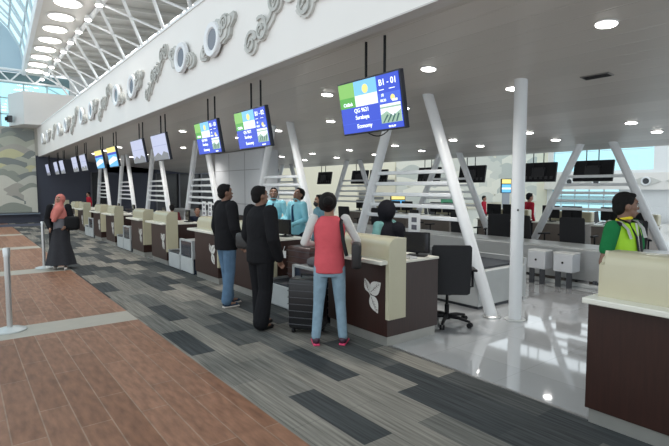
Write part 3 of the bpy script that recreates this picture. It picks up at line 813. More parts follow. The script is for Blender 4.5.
# seats in the near row behind the counters
gD = 'staff chairs behind the near counters'
o = dup(OC, (4.78, 4.92, 0), R(12), 'black office chair under the seated woman in black headscarf', gD)

# ------------------------------------------------------------ monitors and small desk equipment
def monitor(name, label, loc, rz, w=.42, h=.26, z0=.12, group=None, tilt=0):
    t = thing(name, label, 'monitor', loc, rz, group)
    MB().box(-w/2, w/2, -.015, .015, z0, z0+h, .006, mtx=Matrix.Rotation(R(tilt), 4, 'X')).build('panel', BLACK, t)
    MB().box(-w/2+.012, w/2-.012, -.018, -.0145, z0+.012, z0+h-.012, mtx=Matrix.Rotation(R(tilt), 4, 'X')).build('screen', mat('monitor_glass', (.01, .012, .018), .12), t)
    MB().tube([(0, .02, .01), (0, .025, z0+h*.5)], .018, 8).build('stand', BLACK, t, True)
    MB().box(-.11, .11, -.06, .1, 0, .015, .005).build('base', BLACK, t)
    return t
M0 = monitor('monitor', 'black monitor tilted on the desk behind the counter with the leaf emblem', (4.06, 3.79, .885), R(-62), .30, .23, .04, 'monitors on the near counters')
ml = ['black monitor on the desk left of the two men in black', 'black monitor on the counter, third seen along the row', 'small black monitor on a distant counter behind the row']
dup(M0, (4.05, 6.6, .885), R(-80), 'black monitor behind the two staff members in light blue', 'monitors on the near counters')
for yy, lab in ((8.1, 'black monitor on the counter left of the men in black'), (12.4, 'black monitor on the fourth counter along the row'), (10.8, 'black monitor on the third counter along the row'), (16.8, 'small black monitor on the sixth counter'), (15.1, 'small black monitor on the fifth counter'), (1.3, None)):
    if lab: dup(M0, (4.08, yy, .885), R(-95), lab, 'monitors on the near counters')
kb = thing('keyboard', 'pale keyboard on the desk behind the leaf emblem counter', 'keyboard', (3.86, 3.80, .886), R(90))
MB().box(-.16, .16, -.06, .06, 0, .018, .004).build('body', mat('keyboard_white', (.6, .6, .6), .4), kb)
k_ = MB()
for a in range(12):
    for b in range(4): k_.box(-.15+a*.0255, -.13+a*.0255, -.05+b*.026, -.03+b*.026, .018, .023)
k_.build('keys', mat('keys', (.45, .45, .46), .5), kb)
pr0 = thing('ticket_printer', 'pale grey ticket printer on the desk behind the leaf emblem counter', 'printer', (3.98, 4.12, .885), R(0))
MB().box(-.14, .14, -.12, .12, 0, .13, .02).build('housing', STEELP, pr0); MB().box(-.1, .1, -.125, -.115, .05, .08).build('slot', BLACK, pr0)
# far row desks
gE = 'desks of the far row'
dk = thing('desk_unit', 'beige brown backed desk unit of the far check-in row beyond the steel conveyor', 'desk', (10.35, 0, 0), 0, gE)
MB().box(0, .75, -.5, .5, 0, .86).build('body', mat('desk_taupe', (.20, .165, .14), .45, var=.15), dk)
MB().box(-.02, .78, -.52, .52, .86, .89, .005).build('top', LEDGE, dk)
MB().box(.62, .80, -.5, .5, .89, 1.12, .03).build('hood', CREAM, dk)
MF = monitor('monitor', 'x', (10.6, 0, .89), R(90), .44, .28, .08, 'monitors on the far row of desks')
MF['label'] = 'black monitor on a desk of the far row beyond the steel conveyor'
DY = [3.0, 4.3, 5.6, 7.1, 9.0, 10.6, 12.3]
for i, yy in enumerate([q for q in DY if in_view((10.7, q-.25, 1.0), -4)]):
    o = dk if i == 0 else dup(dk)
    o.location = (10.35, yy, 0)
    a = MF if i == 0 else dup(MF)
    a.location = (10.68, yy-.22, .89)
    a['label'] = 'black monitor on the far row of desks, %s from the right' % nth(2*i)
    dup(a, (10.68, yy+.26, .89), R(82), 'black monitor on the far row of desks, %s from the right' % nth(2*i+1))
    o['label'] = 'beige brown backed desk unit of the far row, %s from the right' % nth(i)
# waiting seats beyond
ws = thing('waiting_seat', 'black metal waiting seat in the row against the far hall floor', 'chair', (0, 0, 0), 0, 'waiting seats far behind the conveyors')
MB().box(-.25, .25, -.22, .25, .40, .44, .015).build('seat', FAB, ws)
MB().box(-.25, .25, -.28, -.24, .46, .86, .015, mtx=Matrix.Rotation(R(8), 4, 'X')).build('backrest', FAB, ws)
MB().tube([(-.2, 0, .4), (-.22, .1, 0)], .02, 6).tube([(.2, 0, .4), (.22, .1, 0)], .02, 6).build('leg', STEEL, ws, True)
for i in range(14):
    o = ws if i == 0 else dup(ws)
    o.location = (14.2+.64*(i % 7), 6.6+.2*(i % 7)+6.6*(i//7), 0); o.rotation_euler = (0, 0, R(15)+PI)
    o['label'] = 'black waiting seat in the far hall, %s from the right in the %s row' % (nth(i % 7), 'front' if i < 7 else 'back')
# hanging notices on the louvres
nt = thing('paper_notice', 'white paper notice with dark printed squares hanging on the nearest louvres', 'notice', (5.28, 4.98, .86))
MB().box(-.004, 0, -.115, .115, 0, .42).build('sheet', WHITE, nt)
q = MB()
for k in range(3): q.box(-.007, -.004, -.05, .05, .07+.11*k, .14+.11*k)
q.build('print', mat('print_grey', (.12, .12, .15), .6), nt)
gN = 'paper notices on the louvres'
dup(nt, (5.28, 12.75, .86), 0, 'left one of two white paper notices below the third strut frame louvres', gN)
dup(nt, (5.28, 12.35, .86), 0, 'right one of two white paper notices below the third strut frame louvres', gN)
# kiosk screens beyond
def kiosk(loc, label, w, z0, z1, post=True):
    t = thing('totem_screen', label, 'screen', loc, R(-25), 'yellow and cyan totem screens in the far hall')
    MB().box(-w/2, w/2, 0, .08, z0, z1, .01).build('casing', BLACK, t)
    MB().box(-w/2+.03, w/2-.03, -.006, 0, z0+.03, z0+(z1-z0)*.6).build('cyan_picture', SCC, t)
    MB().box(-w/2+.03, w/2-.03, -.006, 0, z0+(z1-z0)*.66, z1-.03).build('yellow_picture', SCY, t)
    MB().box(-w/2+.03, w/2-.03, -.008, -.004, z0+(z1-z0)*.25, z0+(z1-z0)*.38).build('white_wave', SCW, t)
    MB().box(-w*.35, w*.35, .01, .07, 0, z0).build('pedestal', mat('kiosk_grey', (.30, .32, .35), .4), t)
    return t
kiosk((21.3, 14, 0), 'tall grey totem with a yellow and cyan screen just left of the straight column', .55, 1.4, 2.1)
kiosk((13.9, 14, 0), 'yellow and cyan totem screen behind the woman in black headscarf', .62, .75, 1.42)
gs = thing('green_board', 'green and grey information board on the far hall wall side', 'sign', (17.0, 14, .5), R(-25))
MB().box(-.35, .35, 0, .06, 0, .9).build('panel', mat('board_green', (.06, .28, .14), .5, var=.2), gs)
MB().box(-.33, .33, -.01, 0, .34, .42).build('white_stripe', WHITE, gs); MB().box(-.35, .35, -.01, 0, .66, .9).build('grey_header', STEELP, gs)
sb = thing('wall_sign_board', 'dark sign strip on the cream wall left of the nearest strut frame', 'sign', (14.2, 16, 0), R(-25))
f = MB()
for z, w in ((1.9, 1.6), (1.35, 1.1), (1.15, 1.1), (.95, 1.1)): f.box(-.5, -.5+w, 0, .04, z, z+.11)
f.build('strip', mat('strip_grey', (.18, .18, .17), .5, var=.3), sb)
MB().box(-.55, 1.15, .04, .1, 0, 2.1).build('backing', creamw, sb)

# ------------------------------------------------------------ stanchions
def stanchion(loc, label):
    t = thing('queue_stanchion', label, 'stanchion', loc, 0, 'queue stanchions on the brick brown floor')
    MB().lathe([(.17, 0), (.17, .012), (.12, .03), (.035, .045)], seg=28).build('base', STEELP, t, True)
    MB().lathe([(.03, .03), (.03, .88)], seg=16).build('post', STEEL, t, True)
    MB().lathe([(.036, .86), (.038, .95), (.03, .965)], seg=16).build('head', STEEL, t, True)
    return t
s0 = stanchion((.40, 6.72, 0), 'steel queue stanchion at the left picture edge, nearest to the camera')
s1 = dup(s0, (1.33, 11.6, 0), 0, 'steel queue stanchion standing beside the woman in pink headscarf')
MB().box(-2.6, -.03, -.004, .004, .88, .93).build('retractable_belt', mat('belt_grey_blue', (.10, .11, .15), .6), s1)

# ------------------------------------------------------------ luggage
MAR = mat('maroon_shell', (.055, .02, .018), .35, var=.3)
def suitcase(loc, rz, w, d, h, m, label, ribs=7, handle=True, wheels=True):
    t = thing('suitcase', label, 'suitcase', loc, rz)
    z0 = .05 if wheels else 0
    MB().box(-w/2, w/2, -d/2, d/2, z0, z0+h, .035, seg=3).build('shell', m, t, True)
    r_ = MB()
    for k in range(ribs):
        z = z0+.06+(h-.12)*k/(ribs-1)
        r_.box(-w/2-.004, w/2+.004, -d/2-.004, d/2+.004, z-.004, z+.004, .002)
    r_.build('rib', mat('rib_'+m.name, tuple(min(1, c_*6+.02) for c_ in m.diffuse_color[:3]) if 0 else (.10, .10, .11), .3, .5), t)
    if wheels:
        for sx_ in (-1, 1):
            for sy_ in (-1, 1): MB().tube([(sx_*(w/2-.05)-.015, sy_*(d/2-.05), .028), (sx_*(w/2-.05)+.015, sy_*(d/2-.05), .028)], .028, 12).build('wheel', BLACK, t, True)
    if handle: MB().tube([(-.08, 0, z0+h), (-.08, 0, z0+h+.035), (.08, 0, z0+h+.035), (.08, 0, z0+h)], .01, 8).build('handle', BLACK, t, True)
    return t
suitcase((3.12, 4.58, 0), R(-55), .40, .25, .58, mat('black_shell', (.012, .012, .014), .3, var=.2), 'black upright roller suitcase standing left of the woman in coral')
suitcase((3.86, 5.72, .365), R(95), .52, .28, .46, MAR, 'dark maroon suitcase standing on the low weighing conveyor', 5, True, False)
tg = thing('luggage_tag', 'white paper tag hanging on the maroon suitcase', 'tag', (3.62, 5.93, .70), R(20))
MB().box(-.005, .0, -.05, .05, -.04, .06).build('sheet', mat('paper', (.75, .74, .72), .7), tg); MB().tube([(0, 0, .06), (.03, 0, .12)], .004, 6).build('loop', WHITE, tg)
bg = thing('duffel_bag', 'grey folded duffel bag lying on the raised baggage conveyor', 'bag', (3.66, 5.18, .64), R(80))
b_ = MB().loft([(-.0, 0, 0, .16, .09), (0, 0, .03, .19, .11), (0, 0, .07, .18, .1), (0, 0, .1, .12, .06)], 18); b_.build('body', mat('duffel_grey', (.10, .09, .10), .7, var=.3, vscale=20), bg, True)
MB().tube([(-.08, -.02, .09), (-.04, -.05, .16), (.04, -.05, .16), (.08, -.02, .09)], .009, 8).build('strap', BLACK, bg, True)
# small plant (flower) by the far left counters is omitted in favour of a glass partition by the end wall
# ------------------------------------------------------------ people
SKIN = mat('skin_tan', (.33, .175, .115), .5, var=.06, vscale=20)
SKIN2 = mat('skin_brown', (.20, .105, .07), .5, var=.06, vscale=20)
HAIR = mat('hair_black', (.007, .006, .006), .7, spec=.2, var=.4, vscale=80, bump=.5, bscale=120)
EYEW = mat('eye_white', (.7, .68, .65), .3); EYED = mat('eye_dark', (.012, .008, .006), .2); LIP = mat('lip', (.28, .10, .09), .5)
def fab(n, c, **k): return mat(n, c, .85, spec=.12, var=k.pop('var', .12), vscale=14, bump=.35, bscale=18, **k)
V3 = Vector
def person(label, loc, head_to, hgt, P, parts, vox=.011, skin=SKIN, group=None):
    """P: pose in the figure's own frame (forward +y, right +x), metres for a 1.70 m body"""
    t = thing('person', label, 'person', loc, math.atan2(-head_to[0], head_to[1]), group)
    s = hgt/1.70; t.scale = (s, s, s)
    hipz = P.get('hipz', .90); lean = P.get('lean', 0.); W = P.get('shw', .175)
    def sp(z, x=0): # spine leans forward with height
        return V3((x, lean*max(0, z-hipz), z))
    J = {}
    for sd, k in ((-1, 'L'), (1, 'R')):
        J['sh'+k] = sp(P.get('shz', hipz+.50), sd*W)
        J['el'+k] = V3(P.get('el'+k, (sd*.235, -.03+lean*.3, hipz+.21)))
        J['wr'+k] = V3(P.get('wr'+k, (sd*.25, .05+lean*.1, hipz-.04)))
        J['hp'+k] = V3((sd*.09, 0, hipz))
        J['kn'+k] = V3(P.get('kn'+k, (sd*.10, .02, .48)))
        J['an'+k] = V3(P.get('an'+k, (sd*.10, -.02, .08)))
    nz = hipz+.55; neck = sp(nz)
    HM = Matrix.Translation(neck+V3((0, .01, .02))) @ Matrix.Rotation(R(P.get('yaw', 0)), 4, 'Z') @ Matrix.Rotation(R(-P.get('pitch', 0)), 4, 'X')
    h = HM
    b = MB()
    b.loft([(0, sp(z).y, z, rx, ry) for z, rx, ry in ((hipz-.08, .13, .09), (hipz+.0, .145, .10), (hipz+.18, .12, .085), (hipz+.36, .15, .095), (hipz+.48, .14, .08), (hipz+.53, .07, .05))], 20)
    b.cap(sp(hipz+.50), h @ V3((0, -.01, .06)), .055, .052)
    # head
    b.ell((0, -.005, .135), (.073, .092, .098), h, 20); b.ell((0, .03, .065), (.054, .056, .058), h, 16); b.ell((0, .055, .03), (.028, .028, .024), h)
    b.cap(h @ V3((0, .082, .125)), h @ V3((0, .098, .092)), .009, .013); b.ell((0, .085, .052), (.026, .014, .012), h)
    b.ell((0, .075, .155), (.05, .018, .012), h)
    for q in (-1, 1): b.ell((q*.074, -.005, .11), (.011, .02, .032), h); b.ell((q*.036, .062, .10), (.02, .02, .022), h)
    for k, sd in (('L', -1), ('R', 1)):
        b.cap(J['sh'+k], J['el'+k], .044, .036); b.cap(J['el'+k], J['wr'+k], .036, .024)
        b.cap(J['hp'+k], J['kn'+k], .075, .052); b.cap(J['kn'+k], J['an'+k], .050, .030)
        fd = V3(P.get('ft'+k, (sd*.05, 1, 0))).normalized()
        b.cap(J['an'+k]+V3((0, 0, -.03)), J['an'+k]+fd*.13+V3((0, 0, -.045)), .036, .028)
        # hand: palm, four unequal fingers and a thumb
        d = (J['wr'+k]-J['el'+k]).normalized(); d = V3(P.get('hd'+k, d)).normalized()
        side = d.cross(V3((sd*1, 0, 0)));
        if side.length < .2: side = V3((0, 0, 1))
        side = V3(P.get('hs'+k, side)).normalized(); curl = d.cross(side).normalized()*(P.get('cs'+k, -sd))
        w = J['wr'+k]
        b.cap(w, w+d*.045, .023, .028); 
        for f_ in range(4):
            o_ = side*(.026-.0175*f_); L_ = (.038, .044, .040, .032)[f_]
            p0 = w+d*.06+o_; p1 = p0+d*L_+curl*.008; p2 = p1+d*L_*.5+curl*.022
            b.cap(w+d*.02+o_*.8, p0, .012, .0105, 8); b.cap(p0, p1, .0098, .009, 8); b.cap(p1, p2, .009, .0075, 8)
        p0 = w+d*.02+side*.024; p1 = p0+side*.022+d*.026+curl*.012; b.cap(p0, p1, .012, .0105, 8); b.cap(p1, p1+d*.026+curl*.01, .0105, .0085, 8)
    body = b.build('body', skin, t, voxel=vox*.75)
    for q in (-1, 1):
        MB().ell((q*.033, .079, .112), (.0135, .008, .0085), h, 10).build('eye', EYEW, t, True)
        MB().ell((q*.034, .0865, .112), (.006, .003, .006), h, 8).build('pupil', EYED, t, True)
        MB().cap(h @ V3((q*.018, .090, .135)), h @ V3((q*.052, .078, .137)), .005, .004, 6).build('eyebrow', HAIR, t, True)
    if 'mask' not in parts: MB().ell((0, .0965, .052), (.021, .006, .006), h, 10).build('mouth', LIP, t, True)
    for nm, sp_ in parts.items():
        m = sp_['m']; g = MB()
        nme = sp_.get('name', nm)
        if nm == 'shirt':
            e = sp_.get('e', .02); zb = sp_.get('zb', hipz-.08); wa = sp_.get('w', 1.)
            secs = [(zb, .155, .115), (hipz+.04, .155, .118), (hipz+.18, .145, .108), (hipz+.34, .160, .112), (hipz+.44, .165, .10), (hipz+.50, .13, .08), (hipz+.545, .075, .062)]
            g.loft([(0, sp(z).y, z, rx*wa+e-.02, ry*wa+e-.02) for z, rx, ry in secs], 22)
            if sp_.get('sleeve', 1):
                for k in 'LR':
                    e2 = e-.02; fr = sp_.get('frac', 1.)
                    g.cap(J['sh'+k], J['el'+k] if fr >= 1 else J['sh'+k].lerp(J['el'+k], fr), .062+e2, .052+e2+(.006 if fr < 1 else 0))
                    if fr >= 1: g.cap(J['el'+k], J['el'+k].lerp(J['wr'+k], sp_.get('cuff', .95)), .052+e2, .036+e2)
                g.cap(sp(hipz+.5, -W), sp(hipz+.5, W), .055, .055)
            # collar
            if sp_.get('collar'): g.tube([h @ V3((.062*math.cos(a_*PI/8), .062*math.sin(a_*PI/8)-.01, -.0+.008*math.sin(a_*PI/8))) for a_ in range(16)], .014, 8, closed=True)
            g.build(nme, m, t, voxel=vox, sm=3)
        elif nm == 'sleeves':
            for k in 'LR':
                q = MB(); fr = sp_.get('frac', 1.)
                e2 = sp_.get('e', .0)
                q.cap(J['sh'+k]+V3((0, 0, .01)), J['el'+k] if fr >= 1 else J['sh'+k].lerp(J['el'+k], fr), .068+e2, .053+e2)
                if fr >= 1: q.cap(J['el'+k], J['el'+k].lerp(J['wr'+k], sp_.get('cuff', .95)), .053+e2, .036+e2)
                q.build('sleeve', m, t, voxel=vox)
        elif nm == 'trousers':
            e = sp_.get('e', 0.)
            g.loft([(0, 0, z, rx+e, ry+e) for z, rx, ry in ((hipz-.12, .145, .105), (hipz-.04, .158, .118), (hipz+.08, .142, .105), (hipz+.14, .13, .095))], 20)
            for k in 'LR':
                g.cap(J['hp'+k]+V3((0, 0, -.03)), J['kn'+k], .088+e, .063+e); g.cap(J['kn'+k], J['an'+k]+V3((0, 0, .02)), .062+e, sp_.get('hem', .05)+e)
            g.build(nme, m, t, voxel=vox, sm=3)
        elif nm == 'shoes':
            for k, sd in (('L', -1), ('R', 1)):
                fd = V3(P.get('ft'+k, (sd*.05, 1, 0))).normalized(); a = J['an'+k]
                q = MB(); q.cap(a+V3((0, 0, -.02))-fd*.02, a+fd*.02+V3((0, 0, -.035)), .043, .043); q.cap(a-fd*.01+V3((0, 0, -.044)), a+fd*.15+V3((0, 0, -.05)), .036, .030)
                so = q.build('shoe', m, t, voxel=.008)
                if sp_.get('sole'):
                    rz_ = math.atan2(-fd.x, fd.y); M_ = Matrix.Translation(a) @ Matrix.Rotation(rz_, 4, 'Z')
                    MB().box(-.038, .038, -.055, .185, -.08, -.056, .012, mtx=M_).build('sole', sp_['sole'], so, True)
        elif nm == 'hair':
            g.ell((0, -.018, .15), (.081, .094, .092), h, 20); g.ell((0, -.05, .10), (.07, .058, .07), h, 16); g.ell((0, .035, .205), (.055, .045, .025), h, 14)
            for q in (-1, 1): g.ell((q*.07, -.005, .15), (.012, .03, .035), h)
            if sp_.get('bun'): g.ell((.03, -.12, .17), (.06, .05, .055), h); g.ell((0, -.035, .145), (.10, .108, .108), h); g.ell((-.05, -.06, .12), (.05, .05, .07), h)
            if sp_.get('long'): g.cap(h @ V3((0, -.06, .1)), h @ V3((0, -.07, -.03)), .06, .045)
            g.build('hair', m, t, voxel=.008)
        elif nm == 'hijab':
            L_ = sp_.get('len', .26)
            bg_ = sp_.get('big', 1.); g.ell((0, -.02, .13), (.102*bg_, .108*bg_, .125*bg_), h, 20); g.cap(h @ V3((0, -.02, .08)), h @ V3((0, .0, -.05)), .082, .09)
            g.loft([(0, sp(z).y+.0, z, rx, ry) for z, rx, ry in ((nz-L_, .20, .145), (nz-L_*.5, .185, .135), (nz-.02, .11, .10), (nz+.05, .07, .07))], 20)
            for q in sp_.get('folds', []): g.cap(V3(q[0]), V3(q[1]), q[2], q[3])
            g.build('headscarf', m, t, voxel=vox, sm=3)
            fc = MB(); fc.ell((0, .045, .108), (.052, .05, .066), h, 18); fc.cap(h @ V3((0, .085, .12)), h @ V3((0, .104, .09)), .010, .014); fc.ell((0, .08, .055), (.03, .018, .02), h)
            fc.build('face', skin, t, voxel=.006)
        elif nm == 'skirt':
            z0 = sp_.get('z0', .12)
            n = 40; rings = []
            for z, r_ in ((hipz+.08, .13), (hipz-.05, .165), (.6, .20), (.35, .26), (z0, .31)):
                ring = []
                for k in range(n):
                    a = 2*PI*k/n; rr = r_*(1+.06*math.sin(7*a)*(hipz-z)/.7)
                    ring.append(g.bm.verts.new((rr*math.cos(a), rr*.85*math.sin(a)-.0, z)))
                rings.append(ring)
            for A, B in zip(rings, rings[1:]):
                for k in range(n): g.bm.faces.new((A[k], A[(k+1) % n], B[(k+1) % n], B[k]))
            g.bm.faces.new(rings[0][::-1]); g.bm.faces.new(rings[-1])
            g.build('skirt', m, t, True)
        elif nm == 'tie':
            y_ = lambda z: sp(z).y
            g.prism([(-.018, hipz+.50), (.018, hipz+.50), (.014, hipz+.47), (.032, hipz+.16), (0, hipz+.10), (-.032, hipz+.16), (-.014, hipz+.47)], lambda u, v, w: V3((u, sp(v).y+(.072 if v > hipz+.48 else .112 if v > hipz+.4 else .122)+w, v)), .008)
            g.build('tie', m, t)
        elif nm == 'mask':
            g.ell((0, .052, .062), (.056, .056, .05), h, 16); g.build('face_mask', m, t, voxel=.008)
    t['_'] = 0; del t['_']
    return t, sp, J, HM

BJ = fab('black_jacket_cloth', (.013, .013, .015)); BT = fab('black_trouser_cloth', (.012, .012, .014)); DEN = fab('blue_denim', (.10, .17, .26), var=.25)
DENL = fab('pale_blue_denim', (.24, .34, .42), var=.25); COR = fab('coral_cloth', (.62, .10, .12), var=.08); OFFW = fab('off_white_sleeve', (.60, .58, .56), var=.05)
LBL = fab('light_blue_cloth', (.26, .58, .68), var=.06); TIE = fab('navy_tie', (.015, .04, .09)); NAVT = fab('navy_trouser', (.015, .02, .035))
SHB = mat('black_shoe', (.014, .013, .013), .35); SHP = mat('pink_sole', (.75, .06, .16), .5); SHW = mat('pale_shoe', (.55, .5, .46), .6)
# man in black beside the scale
t, sp, J, HM = person('man in black jacket and black trousers standing in profile beside the low conveyor', (2.78, 5.06, 0), (1, .12), 1.67,
    dict(shw=.195, knL=(-.09, .03, .48), anL=(-.09, .06, .08), knR=(.09, .0, .48), anR=(.10, -.08, .08), elR=(.27, -.02, 1.10), wrR=(.24, .09, .85), elL=(-.25, -.02, 1.11), wrL=(-.24, .12, .90), yaw=-8, pitch=-6),
    dict(shirt=dict(m=BJ, e=.045, w=1.12, zb=.80, collar=1, name='jacket'), trousers=dict(m=BT, e=.024, hem=.075), shoes=dict(m=SHB), hair=dict(m=HAIR)), skin=SKIN2)
sb_ = MB().box(-.07, .07, -.15, .15, 0, .2, .04, seg=3).build('shoulder_bag', mat('bag_black', (.012, .012, .013), .5, var=.3), None, True)
sb_.location = (2.78, 5.42, .90); sb_.rotation_euler = (0, 0, R(10)); tag(sb_, 'small black bag hanging at the hip of the man in all black', 'bag')
# man in jeans
person('man in black jacket and blue jeans standing behind the man in all black', (2.92, 6.30, 0), (1, .05), 1.70,
    dict(knL=(-.09, .05, .48), anL=(-.09, .08, .08), knR=(.09, .0, .48), anR=(.10, -.06, .08), elR=(.25, .0, 1.11), wrR=(.22, .12, .88), yaw=-10, pitch=-5),
    dict(shirt=dict(m=BJ, e=.042, w=1.1, zb=.80, collar=1, name='jacket'), trousers=dict(m=DEN, e=.012, hem=.062), shoes=dict(m=fab('dark_sneaker', (.03, .05, .08)), sole=SHW), hair=dict(m=HAIR)), skin=SKIN2)
# woman in coral
t, sp, J, HM = person('woman seen from behind in coral and white raglan shirt, pale jeans and pink shoes', (3.03, 4.05, 0), (.62, .78), 1.60,
    dict(knL=(-.12, .03, .48), anL=(-.15, .0, .08), knR=(.12, .03, .48), anR=(.15, .02, .08), ftL=(-.2, 1, 0), ftR=(.25, 1, 0), elL=(-.28, -.0, 1.15), wrL=(-.14, .24, 1.10), elR=(.31, .05, 1.16), wrR=(.27, .29, 1.12), yaw=-14, pitch=-14, lean=.06),
    dict(shirt=dict(m=COR, e=.034, zb=.82, sleeve=0, name='shirt'), sleeves=dict(m=OFFW, e=-.010), trousers=dict(m=DENL, e=.000, hem=.054), shoes=dict(m=mat('dark_plum_shoe', (.06, .02, .04), .5), sole=SHP), hair=dict(m=HAIR, bun=1)))
sh = MB(); sh.tube([(.13, .02, 1.42), (.13, -.09, 1.36), (.15, -.13, 1.2), (.19, -.13, 1.02)], .02, 8, .35)
sh.build('bag_strap', BLACK, t, True)
hb = MB().box(-.05, .05, -.12, .12, -.14, .12, .035, seg=3).build('handbag', mat('handbag_black', (.014, .012, .013), .5, var=.2), None, True)
hb.location = (3.17, 3.78, .98); hb.rotation_euler = (0, 0, R(-40)); tag(hb, 'black handbag hanging at the right side of the woman in coral', 'bag')
# staff in light blue
for lab, loc, hd, P, k in (
    ('man in light blue shirt and dark tie looking down, standing behind the conveyors', (4.62, 7.05, 0), (-.93, -.1), dict(pitch=-28, elL=(-.25, .05, 1.14), wrL=(-.12, .28, 1.06), elR=(.25, .05, 1.14), wrR=(.14, .27, 1.04), lean=.08), 1),
    ('man in light blue shirt with navy tie mostly hidden behind the man in all black', (4.62, 7.9, 0), (-.6, -.8), dict(pitch=-20, elL=(-.25, .03, 1.14), wrL=(-.12, .24, 1.06), elR=(.25, .03, 1.14), wrR=(.12, .24, 1.04)), 1)):
    person(lab, loc, hd, 1.66, P, dict(shirt=dict(m=LBL, e=.02, zb=.86, collar=1), trousers=dict(m=NAVT), shoes=dict(m=SHB), hair=dict(m=HAIR), tie=dict(m=TIE)), vox=.014, skin=SKIN2)
person('person with black face mask and dark hair beyond the head of the woman in coral', (4.60, 6.42, 0), (-.9, .3), 1.54, dict(pitch=-8),
    dict(shirt=dict(m=fab('teal_grey_cloth', (.14, .27, .33)), e=.02, zb=.86, collar=1), trousers=dict(m=NAVT), shoes=dict(m=SHB), hair=dict(m=HAIR, long=1), mask=dict(m=mat('mask_black', (.02, .02, .024), .7))), vox=.014)
# seated staff
def seated(label, loc, hd, hgt, top, headwear, z=.56, vox=.014, skin=SKIN, yaw=0):
    P = dict(hipz=z, knL=(-.11, .40, z), knR=(.11, .40, z), anL=(-.11, .42, .12), anR=(.11, .42, .12), elL=(-.24, .05, z+.24), wrL=(-.16, .28, z+.28), elR=(.24, .05, z+.24), wrR=(.16, .28, z+.28), lean=.1, pitch=-12, yaw=yaw)
    parts = dict(shirt=dict(m=top, e=.02, zb=z-.02), trousers=dict(m=NAVT), shoes=dict(m=SHB)); parts.update(headwear)
    return person(label, loc, hd, hgt, P, parts, vox=vox, skin=skin)
TEAL = fab('teal_print_cloth', (.16, .33, .32), var=.45); BH = fab('black_headscarf_cloth', (.012, .012, .016))
seated('seated woman in black headscarf and teal patterned top behind the leaf emblem counter', (4.70, 4.92, 0), (-.2, .98), 1.76, TEAL, dict(hijab=dict(m=BH, len=.22, big=1.2, folds=[((.05, -.12, 1.05), (.1, -.16, .75), .10, .07)])), z=.60, yaw=-20)
seated('seated clerk with short black hair, head showing above the third counter', (4.66, 11.7, 0), (-.2, -1), 1.55, NAVT, dict(hair=dict(m=HAIR)), .5, .025)
seated('seated clerk with dark hair, head showing above the fourth counter', (4.8, 13.9, 0), (.3, .95), 1.55, fab('dark_red_cloth', (.16, .03, .04)), dict(hair=dict(m=HAIR)), .5, .025)
# bright vest man
GRN = fab('green_polo', (.015, .17, .055)); VST = mat('vest_lime', (.36, .66, .02), .6, var=.06, emit=None)
t, sp, J, HM = person('man in lime safety vest over green polo standing behind the right counter', (4.39, 1.77, 0), (-.12, -1), 1.61,
    dict(yaw=46, elL=(-.26, .0, 1.10), wrL=(-.25, .1, .86), elR=(.26, -.02, 1.10), wrR=(.26, .06, .86)),
    dict(shirt=dict(m=GRN, e=.024, zb=.84, frac=.62), trousers=dict(m=BT), shoes=dict(m=SHB), hair=dict(m=HAIR)), skin=SKIN2)
t['label'] = 'man in lime safety vest over green polo standing behind the right counter'
v = MB()
secs = [(.86, .168, .128), (1.0, .166, .128), (1.1, .160, .122), (1.24, .174, .128), (1.34, .172, .116), (1.40, .150, .098), (1.44, .115, .085)]
v.loft([(0, 0, z, rx+.008, ry+.008) for z, rx, ry in secs], 26)
v.cap(V3((-.14, 0, 1.40)), V3((.14, 0, 1.40)), .058, .058)
vest = v.build('safety_vest', VST, t, voxel=.011)
RF = mat('reflective_grey', (.55, .56, .55), .3, .3)
r_ = MB()
for z in (.90, .98): r_.loft([(0, 0, z-.022, .178, .138), (0, 0, z+.022, .178, .138)], 26)
r_.build('reflective_band', RF, vest, True)
for q in (-1, 1):
    MB().tube([(q*.13, -.06, 1.455), (q*.125, .04, 1.45), (q*.118, .10, 1.39), (q*.112, .128, 1.31)], .024, 8, .3).build('reflective_strap', RF, vest, True)
    MB().tube([(q*.06, -.02, 1.475), (q*.05, .075, 1.44), (q*.028, .128, 1.32), (q*.02, .146, 1.2), (q*.014, .146, .9)], .020, 8, .35).build('dark_edge', BLACK, vest, True)
MB().tube([(.05*math.cos(a_*PI/8), .055*math.sin(a_*PI/8)+.0, 1.47+.012*math.sin(a_*PI/8)) for a_ in range(16)], .014, 8, closed=True).build('yellow_collar', mat('collar_yellow', (.75, .60, .02), .6), vest, True)
for q in (-1, 1): MB().ell((q*.155, 0, 1.43), (.05, .07, .03), seg=12).build('black_yoke', BLACK, vest, True)
MB().prism([(-.012, 1.44), (.012, 1.44), (.006, 1.15), (-.006, 1.15)], lambda u, v_, w: V3((u, (.10 if v_ > 1.3 else .148)+w, v_)), .006).build('lanyard', OFFW, t)
# woman in pink headscarf
PINK = fab('pink_headscarf_cloth', (.60, .20, .17)); GRY = fab('grey_tunic_cloth', (.19, .19, .21)); CHAR = fab('charcoal_skirt_cloth', (.042, .042, .048))
t, sp, J, HM = person('woman in pink headscarf, black jacket and long charcoal skirt walking by the left stanchion', (1.60, 11.3, 0), (-.25, -.97), 1.52,
    dict(knL=(-.08, .05, .5), anL=(-.10, .12, .08), knR=(.09, -.02, .48), anR=(.12, -.08, .09), elL=(-.25, .08, 1.12), wrL=(-.14, .22, .98), elR=(.25, .02, 1.12), wrR=(.18, .2, .95), yaw=-25, pitch=-18),
    dict(shirt=dict(m=GRY, e=.02, zb=.66, w=1.02, name='tunic'), sleeves=dict(m=BJ, e=.012), skirt=dict(m=CHAR, z0=.10), shoes=dict(m=SHW), hijab=dict(m=PINK, len=.30, folds=[((.0, .1, 1.35), (.10, .14, 1.12), .10, .05)])), vox=.014)
